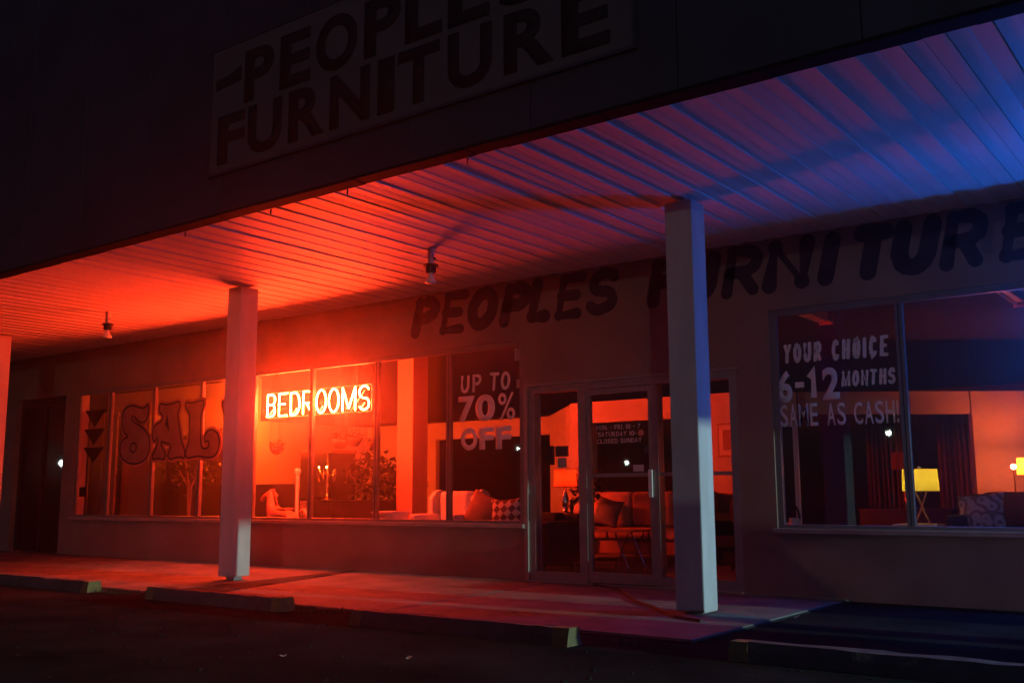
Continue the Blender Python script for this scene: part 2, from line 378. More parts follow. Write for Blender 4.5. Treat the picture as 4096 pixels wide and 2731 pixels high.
# crumbled dirt in the wide joint
bm = bmesh.new(); LL, RR = [], []
for i in range(40):
    f = i/39; y = -0.02-3.16*f
    LL.append((-9.76+f*0.42+random.uniform(-.02, .02), y)); RR.append((-9.59+f*0.95+random.uniform(-.035, .045)+0.03*math.sin(f*17), y))
vs1 = [[bm.verts.new((a[0]+(b[0]-a[0])*k/4, a[1], 0.004+random.uniform(0, .012)*(1 if 0 < k < 4 else 0.1))) for k in range(5)] for a, b in zip(LL, RR)]
for a, b in zip(vs1, vs1[1:]):
    for k in range(4): bm.faces.new((a[k], a[k+1], b[k+1], b[k]))
struct(mesh_obj('dirt_patch', bm, 'dirt'), 'stuff', 'crumbled dark dirt filling the sidewalk joint by the middle post')
# weeds and grit along the lot edge
bm = bmesh.new()
for cx, cy, n, s in ((-9.2, -3.35, 60, .3), (-6.6, -3.33, 160, .35), (-6.25, -3.35, 90, .25), (-9.9, -3.4, 60, .2), (-3.6, -3.45, 60, .2), (-4.6, -3.55, 60, .4)):
    for _ in range(n):
        x, y = cx+random.gauss(0, s), cy+random.gauss(0, .05); h = random.uniform(.02, .07); a = random.uniform(0, 6.28)
        p = Vector((x, y, -0.02)); d = Vector((math.cos(a), math.sin(a), 0))
        vs = [bm.verts.new(p-d*.004), bm.verts.new(p+d*.004), bm.verts.new(p+Vector((random.uniform(-.02, .02), random.uniform(-.02, .02), h)))]
        bm.faces.new(vs)
struct(mesh_obj('weeds', bm, 'weed'), 'stuff', 'sparse dry weeds along the edge of the asphalt')
bm = bmesh.new()
for _ in range(260):
    x, y = random.uniform(-9, 0), random.uniform(-6.4, -3.5); s = random.uniform(.006, .02)
    r = bmesh.ops.create_icosphere(bm, subdivisions=1, radius=s)['verts']
    for v in r: v.co = Vector((v.co.x*random.uniform(.7, 1.3)+x, v.co.y+y, v.co.z*.5-.018))
struct(mesh_obj('gravel', bm, 'asphalt'), 'stuff', 'loose gravel scattered over the asphalt')
for k, (x, y, lab) in enumerate(((-5.05, -5.15, 'crumpled pale leaf on the asphalt at bottom left'), (-4.35, -4.75, 'small pale scrap on the asphalt below the middle stop'), (-3.1, -1.63, 'small pale pebble on the sidewalk edge right of the near post'))):
    bm = bmesh.new(); n = 7
    c = bm.verts.new((0, 0, .012)); rg = [bm.verts.new((random.uniform(.02, .035)*math.cos(6.28*i/n), random.uniform(.02, .035)*math.sin(6.28*i/n), random.uniform(.001, .02))) for i in range(n)]
    for i in range(n): bm.faces.new((c, rg[i], rg[(i+1) % n]))
    o = mesh_obj('dry_leaf', bm, 'litter', None, (x, y, -0.02 if k < 2 else 0.0)); tag(o, lab, 'litter')

bm = bmesh.new(); tube(bm, [(-5.95, -.10, .012), (-5.7, -.25, .012), (-5.4, -.47, .012), (-5.1, -.85, .012), (-4.75, -1.3, .012), (-4.4, -1.62, .012), (-4.12, -1.92, .012), (-3.9, -2.15, .012), (-3.6, -2.3, .012)], .011, 8)
tag(mesh_obj('garden_hose', bm, 'black_metal'), 'dark hose snaking over the sidewalk from the door to the near post', 'hose')
# wheel stops
def wheel_stop(x0, x1, y, lab):
    t = thing('wheel_stop', lab, 'wheel stop', ((x0+x1)/2, y, -0.02), 0, 'wheel stops along the sidewalk')
    def prof(bm, a, b, g=0.0, jag=0):
        pr = [(-.085-g, 0), (-.075-g, .07), (-.055-g, .115+g), (.055+g, .115+g), (.075+g, .07), (.085+g, 0)]
        n = max(1, int((b-a)/.12)); rings = []
        for i in range(n+1):
            x = a+(b-a)*i/n
            rings.append([bm.verts.new((x+random.uniform(-jag, jag), py+random.uniform(-.004, .004), pz+(random.uniform(-.006, .004) if pz > .01 else 0))) for py, pz in pr])
        for p, q in zip(rings, rings[1:]):
            for k in range(5): bm.faces.new((p[k], p[k+1], q[k+1], q[k]))
        bm.faces.new(rings[0]); bm.faces.new(rings[-1][::-1])
    L = (x1-x0)/2
    bm = bmesh.new(); prof(bm, -L+.12, L-.12); mesh_obj('body', bm, 'stop_concrete', t)
    bm = bmesh.new(); prof(bm, L-.12, L, .002, .012); mesh_obj('painted_end', bm, 'stop_yellow', t)
    bm = bmesh.new(); prof(bm, -L, -L+.12, .002, .012); mesh_obj('painted_end', bm, 'stop_yellow', t)
wheel_stop(-12.45, -10.05, -3.42, 'concrete wheel stop with yellow end, farthest left along the sidewalk')
wheel_stop(-8.95, -6.97, -3.46, 'concrete wheel stop with yellow end in front of the middle post')
wheel_stop(-5.85, -3.82, -3.72, 'concrete wheel stop with chipped yellow end before the near post')
wheel_stop(-2.72, -0.5, -3.62, 'concrete wheel stop at bottom right beyond the sidewalk end')

# ================================================================== STORE BUILDING
bld = thing('store_building', 'single-storey tan furniture store with deep slatted canopy', 'building')
WT = 0.22
def wall(x0, x1, z0, z1): return bx('wall', 'stucco', bld, x0, x1, 0, WT, z0, z1)
ZT = 3.56
W1 = (-16.53, -6.95, 0.62, 2.77); DR = (-6.87, -4.27, 0.0, 2.2); W2 = (-3.90, 1.9, 0.62, 2.77); D2 = (-18.6, -16.92, 0.0, 2.74)
XL, XR = -26.0, 8.8
bm = bmesh.new()
xs = [XL, D2[0], D2[1], W1[0], W1[1], DR[0], DR[1], W2[0], W2[1], XR]
for a, b in ((XL, D2[0]), (D2[1], W1[0]), (W1[1], DR[0]), (DR[1], W2[0]), (W2[1], XR)): box(bm, a, b, 0, WT, -.05, ZT)
for q in (W1, W2, DR, D2):
    box(bm, q[0], q[1], 0, WT, q[3], ZT)
    if q[2] > 0.1: box(bm, q[0], q[1], 0, WT, -.05, q[2])
bmesh.ops.remove_doubles(bm, verts=bm.verts[:], dist=1e-4)
mesh_obj('wall', bm, 'stucco', bld)
# columns
for x in (-15.70, -9.742, -3.784, 2.174):
    near = x > -5
    bm = bmesh.new(); box(bm, x-.258, x, -1.866, -1.612, 0.045 if x < -5 else 0.012, 3.47, 0.012, 2)
    bmesh.ops.subdivide_edges(bm, edges=[e for e in bm.edges if abs(e.verts[0].co.z-e.verts[1].co.z) > 1], cuts=14)
    if near:
        for v in bm.verts:
            if v.co.z < .1: v.co.z += random.uniform(0, .03)
    c = mesh_obj('column', bm, 'column_paint', bld)
    c.location = (0, 0 if near else -0.03, 0)
    bx('base_plate', 'galvanised', c, x-.19, x-.05, -1.80, -1.68, -0.004, .05)
# soffit with individual boards
sof = bx('soffit', 'soffit_paint', bld, XL, XR, -3.84, 0.0, 3.527, 3.555)
def board(pts):
    bm = bmesh.new(); n = 8
    rows = [[bm.verts.new((x, -3.835+3.83*i/n, z)) for x, z in pts] for i in range(n+1)]
    for a, b in zip(rows, rows[1:]):
        for k in range(len(pts)-1): bm.faces.new((a[k], a[k+1], b[k+1], b[k]))
        bm.faces.new((a[-1], a[0], b[0], b[-1]))
    bm.faces.new(rows[0]); bm.faces.new(rows[-1][::-1])
    return bm
W = 0.122
A_ = [mesh_obj('soffit_board', board([(.001, .03), (.001, -.003-d), (.03, -.0045), (.09, -.008-d), (W-.006, -.0100+d), (W-.004, -.006), (W-.005, .03)]), 'soffit_paint', sof) for d in (0, .0012)]
B_ = [mesh_obj('soffit_board', board([(0, .03), (0, -.001), (.05, .0005-d), (.10, .0015-d), (W-.004, .002), (W-.002, .03)]), 'soffit_paint', sof) for d in (0, .0012)]
N = int((XR-XL)/W); first = {}
for i in range(N):
    src = (A_ if i % 2 == 0 else B_)[random.randint(0, 1)]
    loc = (XL+i*W, 0, 3.5+random.uniform(-.002, .002)); rot = (random.uniform(-.0008, .0008), random.uniform(-.013, .013), random.uniform(-.0006, .0006))
    if src.name not in first: first[src.name] = 1; src.location = loc; src.rotation_euler = rot
    else: copy_obj(src, sof, loc, rot)
# fascia (tall dark parapet) with drip edge
bm = bmesh.new()
N = 60
box(bm, XL, XR, -3.95, -3.845, 3.50, 7.4)
fas = mesh_obj('fascia', bm, 'fascia_metal', bld)
x = XL
while x < XR-.1:
    bx('fascia_sheet', 'fascia_metal', fas, x+.004, min(XR, x+1.16)-.004, -3.98+random.uniform(-.002, .002), -3.951, 3.503, 7.39, bev=.004, seg=1); x += 1.16
bm = bmesh.new(); n = 120
for i in range(n):
    x0 = XL+(XR-XL)*i/n; x1 = XL+(XR-XL)*(i+1)/n
    box(bm, x0, x1-.001, -4.0, -3.852, 3.474+random.uniform(-.004, .003), 3.499)
mesh_obj('drip_edge', bm, 'black_paint', bld)
bx('roof', 'fascia_metal', bld, XL, XR, -3.84, 15, 3.565, 3.75)
for x in (XL, XR-.12): bx('canopy_end', 'fascia_metal', bld, x, x+.12, -3.843, -.001, 3.756, 7.3)
# little bent fixings along the soffit edge
for x in (-6.93, -5.96, -4.67, -8.18):
    bm = bmesh.new(); tube(bm, [(x, -3.80, 3.49), (x+.004, -3.81, 3.46), (x+.015, -3.815, 3.44)], .006, 6); mesh_obj('bent_fixing', bm, 'black_metal', bld)

def window(q, mull, label=None, glass='glass'):
    x0, x1, z0, z1 = q; y0, y1 = .02, .072
    bm = bmesh.new()
    fo = .065
    for a in ((x0, x1, z1-fo, z1), (x0, x1, z0, z0+.045)): box(bm, a[0], a[1], y0-.004, y1+.004, a[2], a[3])
    for a in ((x0, x0+.06), (x1-.06, x1)): box(bm, a[0], a[1], y0-.002, y1+.002, z0+.045, z1-fo)
    box(bm, x0+.001, x1-.001, y0-.014, y0-.005, z1-.028, z1-.006)
    w = mesh_obj('window', bm, 'frame_metal', bld)
    if label: w['label'] = label
    bx('sill', 'sill_paint', w, x0-.03, x1+.03, -.06, y0-.006, z0-.035, z0+.012, bev=.006)
    bx('inner_sill', 'white_lacquer', w, x0, x1, y1+.006, WT+.12, z0-.03, z0+.040)
    for m_ in mull:
        bx('mullion', 'frame_metal', w, m_, m_+.07, y0, y1, z0+.046, z1-fo-.001)
        bx('gasket', 'gasket', w, m_+.030, m_+.040, y0-.0025, y0-.0005, z0+.05, z1-fo-.004)
    e = [x0+.06]+[v for m_ in mull for v in (m_, m_+.07)]+[x1-.06]
    for a, b in zip(e[::2], e[1::2]): bx('pane', glass, w, a+.001, b-.001, .043, .049, z0+.046, z1-fo-.001)
    return w
window(W1, [-15.594, -14.357, -13.122, -11.87, -10.64, -9.385, -8.143], 'long shop window of eight panes')
window(W2, [-2.685, -0.19, .95], 'shop window with financing lettering', 'glass_clean')

# entrance
def entrance():
    x0, x1, z0, z1 = DR; y = .05
    bm = bmesh.new()
    box(bm, x0, x1, y-.05, y+.08, z1-.075, z1)
    box(bm, x0, x1, y-.062, y-.052, z1-.026, z1-.004)
    for a in ((x0, x0+.085), (-6.19, -6.085), (-5.245, -5.185), (x1-.085, x1)): box(bm, a[0], a[1], y-.048, y+.078, z0+.001, z1-.0755)
    for a in ((x0+.085, -6.19), (-5.185, x1-.085)): box(bm, a[0], a[1], y-.046, y+.076, z0+.001, z0+.11)
    d = mesh_obj('entrance', bm, 'door_metal', bld)
    bx('threshold', 'door_metal', d, x0, x1, -.06, y-.051, -.002, .012)
    bx('reveal', 'sill_paint', d, x0-.05, x0-.002, -.025, .05, 0.001, z1+.03)
    bx('head_trim', 'door_metal', d, x0-.03, x1+.05, -.02, -.001, z1+.002, z1+.035)
    for a, b in ((x0+.085, -6.19), (-5.185, x1-.085)): bx('pane', 'glass', d, a+.001, b-.001, y+.004, y+.010, z0+.111, z1-.076)
    # hinged leaf with its own stiles
    bm = bmesh.new(); a, b = -6.083, -5.247
    for q in ((a, a+.05), (b-.055, b)): box(bm, q[0], q[1], y-.038, y+.012, .02, z1-.08)
    for q in ((.02, .13), (z1-.14, z1-.08)): box(bm, a+.05, b-.055, y-.037, y+.011, q[0], q[1])
    leaf = mesh_obj('door_leaf', bm, 'door_metal', bld); leaf['label'] = 'glazed door leaf with pale pull handle'
    bx('pane', 'glass', leaf, a+.051, b-.056, y-.014, y-.008, .131, z1-.141)
    bx('push_bar', 'door_metal', leaf, a+.051, b-.056, y-.03, y-.016, 1.15, 1.19)
    bx('pull_handle', 'white_lacquer', leaf, b-.052, b-.004, y-.075, y-.055, .93, 1.22, bev=.006)
    bx('handle_plate', 'chrome', leaf, b-.045, b-.012, y-.055, y-.039, 1.0, 1.15)
    bx('push_bar', 'door_metal', d, -5.184, x1-.086, y-.03, y-.012, 1.15, 1.19)
entrance()
d2 = bx('side_door', 'gasket', bld, D2[0], D2[1], .10, .14, 2.6, 2.74)
for a in (D2[0], -17.8, D2[1]-.08): bx('jamb', 'gasket', d2, a, a+.08, .095, .145, 0.001, 2.599)
for a, b in ((D2[0]+.08, -17.8), (-17.72, D2[1]-.08)): bx('pane', 'glass_dark', d2, a+.001, b-.001, .115, .122, 0.02, 2.598)

# ---------------- wall lettering
wl = thing('wall_lettering', 'dark brush lettering PEOPLES FURNITURE painted along the top of the wall', 'sign')
def brush(ch, x0, x1):
    letter(ch, x0, x1, 2.94, 3.48, -0.001, .128 if ch in 'ESR' else .16, 'wall_letter', wl, 0.22, 'round', .003, rag=.008)
for ch, x0, x1 in (("P", -8.69, -8.25), ("E", -8.20, -7.80), ("O", -7.78, -7.31), ("P", -7.25, -6.82), ("L", -6.84, -6.50), ("E", -6.45, -6.07), ("S", -6.03, -5.62),
                   ("F", -5.24, -4.87), ("U", -4.84, -4.42), ("R", -4.36, -3.95), ("N", -3.92, -3.42), ("I", -3.37, -3.15), ("T", -3.05, -2.67), ("U", -2.66, -2.25), ("R", -2.21, -1.84), ("E", -1.72, -1.36)):
    brush(ch, x0, x1)
# ---------------- fascia sign
sg = thing('fascia_sign', 'faded pale board lettered PEOPLES FURNITURE high on the dark fascia', 'sign', (0, 0, 0))
bx('panel', 'sign_panel', sg, -7.56, -3.10, -4.01, -3.984, 3.875, 5.05)
for q in ((-7.585, -3.075, 3.85, 3.874), (-7.585, -3.075, 5.051, 5.075), (-7.585, -7.561, 3.8745, 5.0505), (-3.099, -3.075, 3.8745, 5.0505)): bx('trim', 'fascia_metal', sg, q[0], q[1], -4.018, -3.984, q[2], q[3])
for ch, x0, x1 in (("F", -7.45, -7.07), ("U", -7.02, -6.57), ("R", -6.48, -6.03), ("N", -5.97, -5.51), ("I", -5.42, -5.24), ("T", -5.20, -4.77), ("U", -4.69, -4.27), ("R", -4.16, -3.72), ("E", -3.66, -3.27)):
    flet(ch, x0, x1, 3.94, 4.40, -4.011, .035, 'sign_letter', sg, t=.004)
for ch, x0, x1 in (("P", -7.09, -6.69), ("E", -6.61, -6.22), ("O", -6.15, -5.66), ("P", -5.58, -5.18), ("L", -5.13, -4.75), ("E", -4.69, -4.29), ("S", -4.2, -3.8)):
    flet(ch, x0, x1, 4.45, 4.94, -4.011, .035, 'sign_letter', sg, t=.004)
bm = bmesh.new(); prism(bm, [(-7.50, 4.66), (-7.14, 4.69), (-7.14, 4.83), (-7.30, 4.78), (-7.50, 4.76)], -4.015, -4.0105); mesh_obj('dash', bm, 'sign_letter', sg)

# ---------------- window lettering
GY = 0.0425
t = thing('window_lettering', 'white lettering UP TO 70% OFF on the shop window pane beside the door', 'sign', (-.034, 0, 0))
word('UP', -7.89, -7.57, 2.20, 2.42, GY, .038, 'vinyl_white', t, .35, .06, 'round', rag=.004)
word('TO', -7.44, -7.13, 2.20, 2.42, GY, .038, 'vinyl_white', t, .2, .06, 'round', rag=.004)
flet('7', -7.93, -7.67, 1.84, 2.16, GY, .04, 'vinyl_white', t); flet('0', -7.66, -7.36, 1.84, 2.165, GY, .04, 'vinyl_white', t)
flet('%', -7.31, -7.06, 1.84, 2.165, GY, .008, 'vinyl_white', t)
for ch, a, b in (('O', -7.885, -7.63), ('F', -7.60, -7.38), ('F', -7.35, -7.12)): flet(ch, a, b, 1.50, 1.77, GY, .04, 'vinyl_white', t)
t = thing('window_lettering', 'small white opening hours lettering on the glass door', 'sign', (-.02, 0, 0))
HY = .0355
fword('MON. - FRI. 10 - 7', -5.95, -5.39, 1.665, 1.715, HY, .012, 'vinyl_white', t)
fword('SATURDAY 10-', -5.93, -5.44, 1.59, 1.64, HY, .012, 'vinyl_white', t)
fword('CLOSED SUNDAY', -5.94, -5.38, 1.515, 1.565, HY, .012, 'vinyl_white', t)
bm = bmesh.new(); prism(bm, [(-5.405+.036*math.cos(a*.3927), 1.615+.036*math.sin(a*.3927)) for a in range(16)], HY-.002, HY); tag(mesh_obj('dot_sticker', bm, 'red_shade'), 'round reddish sticker at the end of the Saturday hours', 'sticker')
t = thing('window_lettering', 'white lettering YOUR CHOICE 6-12 MONTHS SAME AS CASH! on the right window', 'sign', (-.014, 0, 0))
word('YOUR', -3.765, -3.38, 2.225, 2.42, GY, .034, 'vinyl_white', t, .3, .05, 'round', rag=.004)
word('CHOICE', -3.28, -2.75, 2.22, 2.42, GY, .034, 'vinyl_white', t, .3, .05, 'round', rag=.004)
flet('6', -3.84, -3.69, 1.84, 2.16, GY, .035, 'vinyl_white', t); letter('-', -3.66, -3.57, 1.98, 2.04, GY, .055, 'vinyl_white', t)
letter('1', -3.555, -3.415, 1.85, 2.155, GY, .056, 'vinyl_white', t); flet('2', -3.39, -3.225, 1.85, 2.16, GY, .035, 'vinyl_white', t)
word('MONTHS', -3.20, -2.70, 1.96, 2.11, GY, .027, 'vinyl_white', t, .25, .08, 'round', rag=.003)
fword('SAME', -3.825, -3.45, 1.605, 1.825, GY, .012, 'vinyl_white', t); fword('AS', -3.36, -3.18, 1.60, 1.815, GY, .012, 'vinyl_white', t)
fword('CASH!', -3.10, -2.69, 1.60, 1.81, GY, .012, 'vinyl_white', t)
def sheet(name, material, x0, x1, z0, z1, y, lab, cat='sticker'): return tag(bx(name, material, None, x0, x1, y-.0015, y, z0, z1), lab, cat)
sheet('poster', 'black_paint', -16.40, -16.20, .97, 1.13, GY, 'small black card low in the leftmost pane', 'notice')
sheet('poster', 'paper_dark', -6.55, -6.37, 1.39, 1.51, .078, 'dark notice taped inside the left door sidelight', 'notice')
sheet('poster', 'paper', -6.52, -6.40, 1.265, 1.375, .078, 'pale paper notice below the dark one in the left sidelight', 'notice')
sheet('poster', 'paper', -5.51, -5.38, 1.205, 1.275, HY, 'pale card stuck low on the glass door near the handle', 'notice')
sheet('poster', 'paper_dark', -5.372, -5.31, 1.40, 1.475, HY, 'dark square decal near the door edge beside the hours', 'sticker')
t = thing('wall_phone', 'dark handset box hung inside the left door sidelight', 'phone', (-6.67, .12, 1.30)); bx('box', 'black_metal', t, -.05, .05, 0, .05, 0, .22, bev=.01); bx('handset', 'black_metal', t, -.04, -.01, -.03, -.001, .03, .20, bev=.008)
t = thing('hanging_tag', 'small red and dark tags hanging in the top corner of the pane beside the door', 'tag', (0, 0, 0))
bx('card', 'paper', t, -7.155, -7.075, .12, .123, 2.55, 2.70); bx('card', 'paper', t, -7.13, -7.062, .12, .123, 2.22, 2.32)
bm = bmesh.new(); tube(bm, [(-7.11, .121, 2.72), (-7.11, .121, 2.21)], .003, 6); mesh_obj('cord', bm, 'black_metal', t)

# ---------------- SALE boards
LT = {
'S': [(-14.36, 2.43), (-14.42, 2.39), (-14.53, 2.37), (-14.66, 2.41), (-14.8, 2.44), (-14.93, 2.42), (-15.04, 2.36), (-15.08, 2.24), (-15.06, 2.11), (-14.99, 2.0), (-14.86, 1.93), (-14.96, 1.91), (-15.05, 1.86), (-15.09, 1.75), (-15.07, 1.64), (-14.98, 1.56), (-14.83, 1.5), (-14.64, 1.48), (-14.45, 1.51), (-14.32, 1.58), (-14.26, 1.7), (-14.26, 1.83), (-14.32, 1.95), (-14.43, 2.04), (-14.58, 2.11), (-14.74, 2.16), (-14.8, 2.21), (-14.77, 2.27), (-14.7, 2.24), (-14.62, 2.18), (-14.51, 2.14), (-14.4, 2.15), (-14.35, 2.22), (-14.33, 2.33), (-14.33, 2.4)],
'A': [(-14.02, 2.43), (-13.88, 2.39), (-13.71, 2.4), (-13.54, 2.43), (-13.5, 2.39), (-13.51, 2.31), (-13.56, 2.25), (-13.55, 2.18), (-13.49, 2.0), (-13.43, 1.8), (-13.33, 1.66), (-13.33, 1.53), (-13.45, 1.57), (-13.6, 1.55), (-13.7, 1.53), (-13.77, 1.58), (-13.75, 1.64), (-13.7, 1.7), (-13.72, 1.77), (-13.84, 1.79), (-13.95, 1.82), (-13.96, 1.78), (-13.9, 1.7), (-13.84, 1.64), (-13.83, 1.57), (-13.87, 1.53), (-13.99, 1.56), (-14.16, 1.54), (-14.18, 1.61), (-14.11, 1.69), (-14.06, 1.78), (-14.05, 1.88), (-14.1, 1.89), (-14.1, 1.83), (-14.16, 1.83), (-14.19, 1.89), (-14.2, 2.0), (-14.14, 2.09), (-13.99, 2.13), (-13.94, 2.18), (-13.96, 2.24), (-14.04, 2.29), (-14.05, 2.36)],
'L': [(-13.36, 2.41), (-13.22, 2.38), (-13.05, 2.4), (-12.92, 2.41), (-12.9, 2.35), (-12.93, 2.29), (-12.96, 2.22), (-12.97, 2.06), (-12.95, 1.74), (-12.9, 1.68), (-12.82, 1.67), (-12.75, 1.7), (-12.75, 1.78), (-12.81, 1.79), (-12.82, 1.76), (-12.86, 1.8), (-12.85, 1.89), (-12.76, 1.95), (-12.66, 1.95), (-12.55, 1.9), (-12.5, 1.81), (-12.5, 1.7), (-12.55, 1.59), (-12.65, 1.54), (-12.81, 1.54), (-13.0, 1.57), (-13.16, 1.55), (-13.29, 1.54), (-13.32, 1.64), (-13.26, 1.75), (-13.23, 1.93), (-13.25, 2.18), (-13.28, 2.25), (-13.37, 2.32)],
'E': [(-12.45, 2.38), (-12.24, 2.33), (-12.02, 2.34), (-11.85, 2.36), (-11.78, 2.29), (-11.82, 2.18), (-11.9, 2.17), (-11.97, 2.24), (-12.15, 2.24), (-12.16, 2.11), (-12.16, 2.0), (-12.0, 2.01), (-11.92, 2.06), (-11.89, 1.93), (-11.91, 1.82), (-12.0, 1.88), (-12.15, 1.87), (-12.14, 1.72), (-12.09, 1.63), (-11.94, 1.63), (-11.82, 1.69), (-11.69, 1.81), (-11.63, 1.78), (-11.64, 1.65), (-11.72, 1.53), (-11.85, 1.46), (-12.07, 1.51), (-12.24, 1.52), (-12.4, 1.5), (-12.41, 1.59), (-12.36, 1.7), (-12.35, 1.89), (-12.37, 2.15), (-12.4, 2.22), (-12.46, 2.28)]}
sale = thing('sale_lettering', 'ornate brown cut-out letters SALE with dark outline across the left window', 'sign')
def smooth_poly(P):
    out = []
    for i in range(len(P)):
        a, b = Vector(P[i]), Vector(P[(i+1) % len(P)]); out += [tuple(a*.75+b*.25), tuple(a*.25+b*.75)]
    return out
for ch, P in LT.items():
    if ch == 'E': P = [(-12.46+(x+12.46)*.78, z) for x, z in P]
    P = smooth_poly(P)
    bm = bmesh.new(); prism(bm, P, -.056, -.040); f = mesh_obj('letter', bm, 'sale_fill', sale)
    bm = bmesh.new(); ribbon(bm, P, .05, -.046, .004, True); mesh_obj('border', bm, 'sale_border', f)
    bm = bmesh.new(); ribbon(bm, P, .014, -.056, .002, True); mesh_obj('outline', bm, 'black_paint', f)
    if ch == 'S': bm = bmesh.new(); ribbon(bm, ell(-14.71, 1.75, .09, .075), .014, -.056, .002, True); mesh_obj('outline', bm, 'black_paint', f)
    if ch == 'A': bm = bmesh.new(); prism(bm, [(-13.82, 2.24), (-13.88, 2.09), (-13.75, 1.96)], -.058, -.0565); mesh_obj('outline', bm, 'black_paint', f)
for (z0, z1), w_ in (((2.13, 2.42), 'top'), ((1.83, 2.10), 'middle'), ((1.54, 1.79), 'bottom')):
    bm = bmesh.new(); prism(bm, [(-16.23, z1), (-15.92, z0), (-15.60, z1)], -.03, -.02)
    tag(mesh_obj('paper_pennant', bm, 'black_paint'), f'{w_} black downward triangle at the left end of the window', 'decoration')

# ---------------- porch lamp holders
def porch_lamp(x, y, lab):
    t = thing('porch_lamp', lab, 'lamp', (x, y, 3.5), 0, 'bare bulb holders under the canopy')
    bm = bmesh.new(); lathe(bm, [(.05, 0), (.05, -.012), (.036, -.018), (.036, -.17)], 16); mesh_obj('stem', bm, 'porcelain', t, smooth=True)
    bm = bmesh.new(); lathe(bm, [(.036, -.165), (.075, -.17), (.08, -.185), (.055, -.19), (.052, -.255), (.04, -.258)], 16); mesh_obj('socket', bm, 'black_metal', t)
    bm = bmesh.new(); lathe(bm, [(.02, -.25), (.022, -.28), (.035, -.31), (.06, -.35), (.062, -.362), (.0, -.368)], 16); mesh_obj('bulb', bm, 'bulb_glass', t, smooth=True)
    bm = bmesh.new(); tube(bm, [(.045, 0, -.11), (.055, 0, -.11)], .012, 8); mesh_obj('screw', bm, 'black_metal', t)
porch_lamp(-6.81, -1.79, 'unlit bare bulb holder under the canopy right of the middle post')
porch_lamp(-12.72, -1.82, 'unlit bare bulb holder under the canopy left of the middle post')
porch_lamp(-0.86, -1.79, 'unlit bare bulb holder under the canopy beyond the near post')

# ---------------- red neon
neon = thing('neon_sign', 'glowing red neon sign reading BEDROOMS hung inside the window', 'neon sign', (0, .45, 0))
def neon_letter(ch, x0, x1, z0, z1):
    bm = bmesh.new(); r = .0092
    for k, (pts, cl) in enumerate(GL[ch]):
        pp = [(x0+r+px*(x1-x0-2*r), -.012*k, z0+r+pz*(z1-z0-2*r)) for px, pz in pts]
        q = []
        for a, b in zip(pp, pp[1:]+([pp[0]] if cl else [])):
            L_ = (Vector(b)-Vector(a)).length; n = max(1, int(L_/.05))
            q += [tuple(Vector(a).lerp(Vector(b), i/n)) for i in range(n)]
        if not cl: q.append(pp[-1])
        tube(bm, q, r, 8, bool(cl))
    return mesh_obj('letter', bm, 'neon_red', neon, smooth=True)
NL = [("B", -12.05, -11.85), ("E", -11.79, -11.59), ("D", -11.53, -11.32), ("R", -11.26, -11.05), ("O", -10.98, -10.76), ("O", -10.72, -10.50), ("M", -10.44, -10.17), ("S", -10.11, -9.90)]
for ch, a, b in NL: neon_letter(ch, a, b, 2.13, 2.475)
bm = bmesh.new()
for z in (2.115, 2.49): tube(bm, [(-12.065, .03, z), (-9.885, .03, z)], .006, 6)
for x in (-12.065, -11.02, -9.885): tube(bm, [(x, .03, 2.115), (x, .03, 2.49)], .006, 6)
mesh_obj('frame', bm, 'frame_metal', neon)
for x in (-11.95, -10.0): bm = bmesh.new(); tube(bm, [(x, .03, 2.49), (x, .03, 3.3)], .003, 5); mesh_obj('hanging_wire', bm, 'black_metal', neon)
for x in (-11.99, -11.46, -10.9, -10.35, -10.06): bm = bmesh.new(); tube(bm, [(x, .0, 2.17), (x+.03, .04, 2.24)], .010, 6); mesh_obj('electrode', bm, 'bulb_glass', neon)
bm = bmesh.new(); tube(bm, [(-11.60, .035, 2.47), (-11.52, .035, 2.14)], .004, 5); tube(bm, [(-10.30, .035, 2.14), (-10.02, .035, 2.42)], .004, 5); mesh_obj('cable', bm, 'white_lacquer', neon)

# ---------------- blue neon border in the same row of windows, right of the picture
nb = thing('neon_border', 'blue neon tube border hung inside the far right window', 'neon sign', (0, .45, 0))
for ins, rr in ((0, .010), (.06, .010)):
    x0, x1, z0, z1 = -1.22+ins, -.42-ins, 2.08+ins, 2.48-ins
    bm = bmesh.new(); tube(bm, [(x0, 0, z0), ((x0+x1)/2, 0, z0), (x1, 0, z0), (x1, 0, z1), ((x0+x1)/2, 0, z1), (x0, 0, z1)], rr, 8, True); mesh_obj('tube', bm, 'neon_blue', nb, smooth=True)
bx('light_block_panel', 'black_paint', nb, -1.52, -.1, .03, .06, 1.2, 3.29)  # unseen panel added to keep the blue light out of the showroom
for x in (-1.1, -.55): bm = bmesh.new(); tube(bm, [(x, .015, 2.5), (x, .015, 3.28)], .003, 5); mesh_obj('hanging_wire', bm, 'black_metal', nb)

# ================================================================== INTERIOR
struct(bx('interior_floor', 'carpet', None, -26, 8.8, WT+.001, 15, -.06, .015))
struct(bx('interior_ceiling', 'ceiling_tile', None, -26, 8.8, WT+.001, 15, 3.30, 3.36))
struct(bx('interior_wall', 'interior_dark', None, -26, 8.8, 14.8, 15, .016, 3.299))
def iwall(pts, z0=.016, z1=2.44, th=.12, material='plaster_white'):
    (xa, ya), (xb, yb) = pts; L_ = math.hypot(xb-xa, yb-ya); a = math.atan2(yb-ya, xb-xa)
    bm = bmesh.new(); box(bm, 0, L_, 0, th, z0, z1); o = mesh_obj('interior_wall', bm, material, None, (xa, ya, 0), False, (0, 0, a)); return struct(o)
iwall(((-21.5, 3.6), (-16.2, 3.6)), z1=3.29)
iwall(((-16.2, 3.6), (-15.9, 6.45)), z1=2.44)
iwall(((-15.9, 6.45), (-13.92, 6.45))); iwall(((-13.92, 6.45), (-11.0, 6.45)), 2.09)
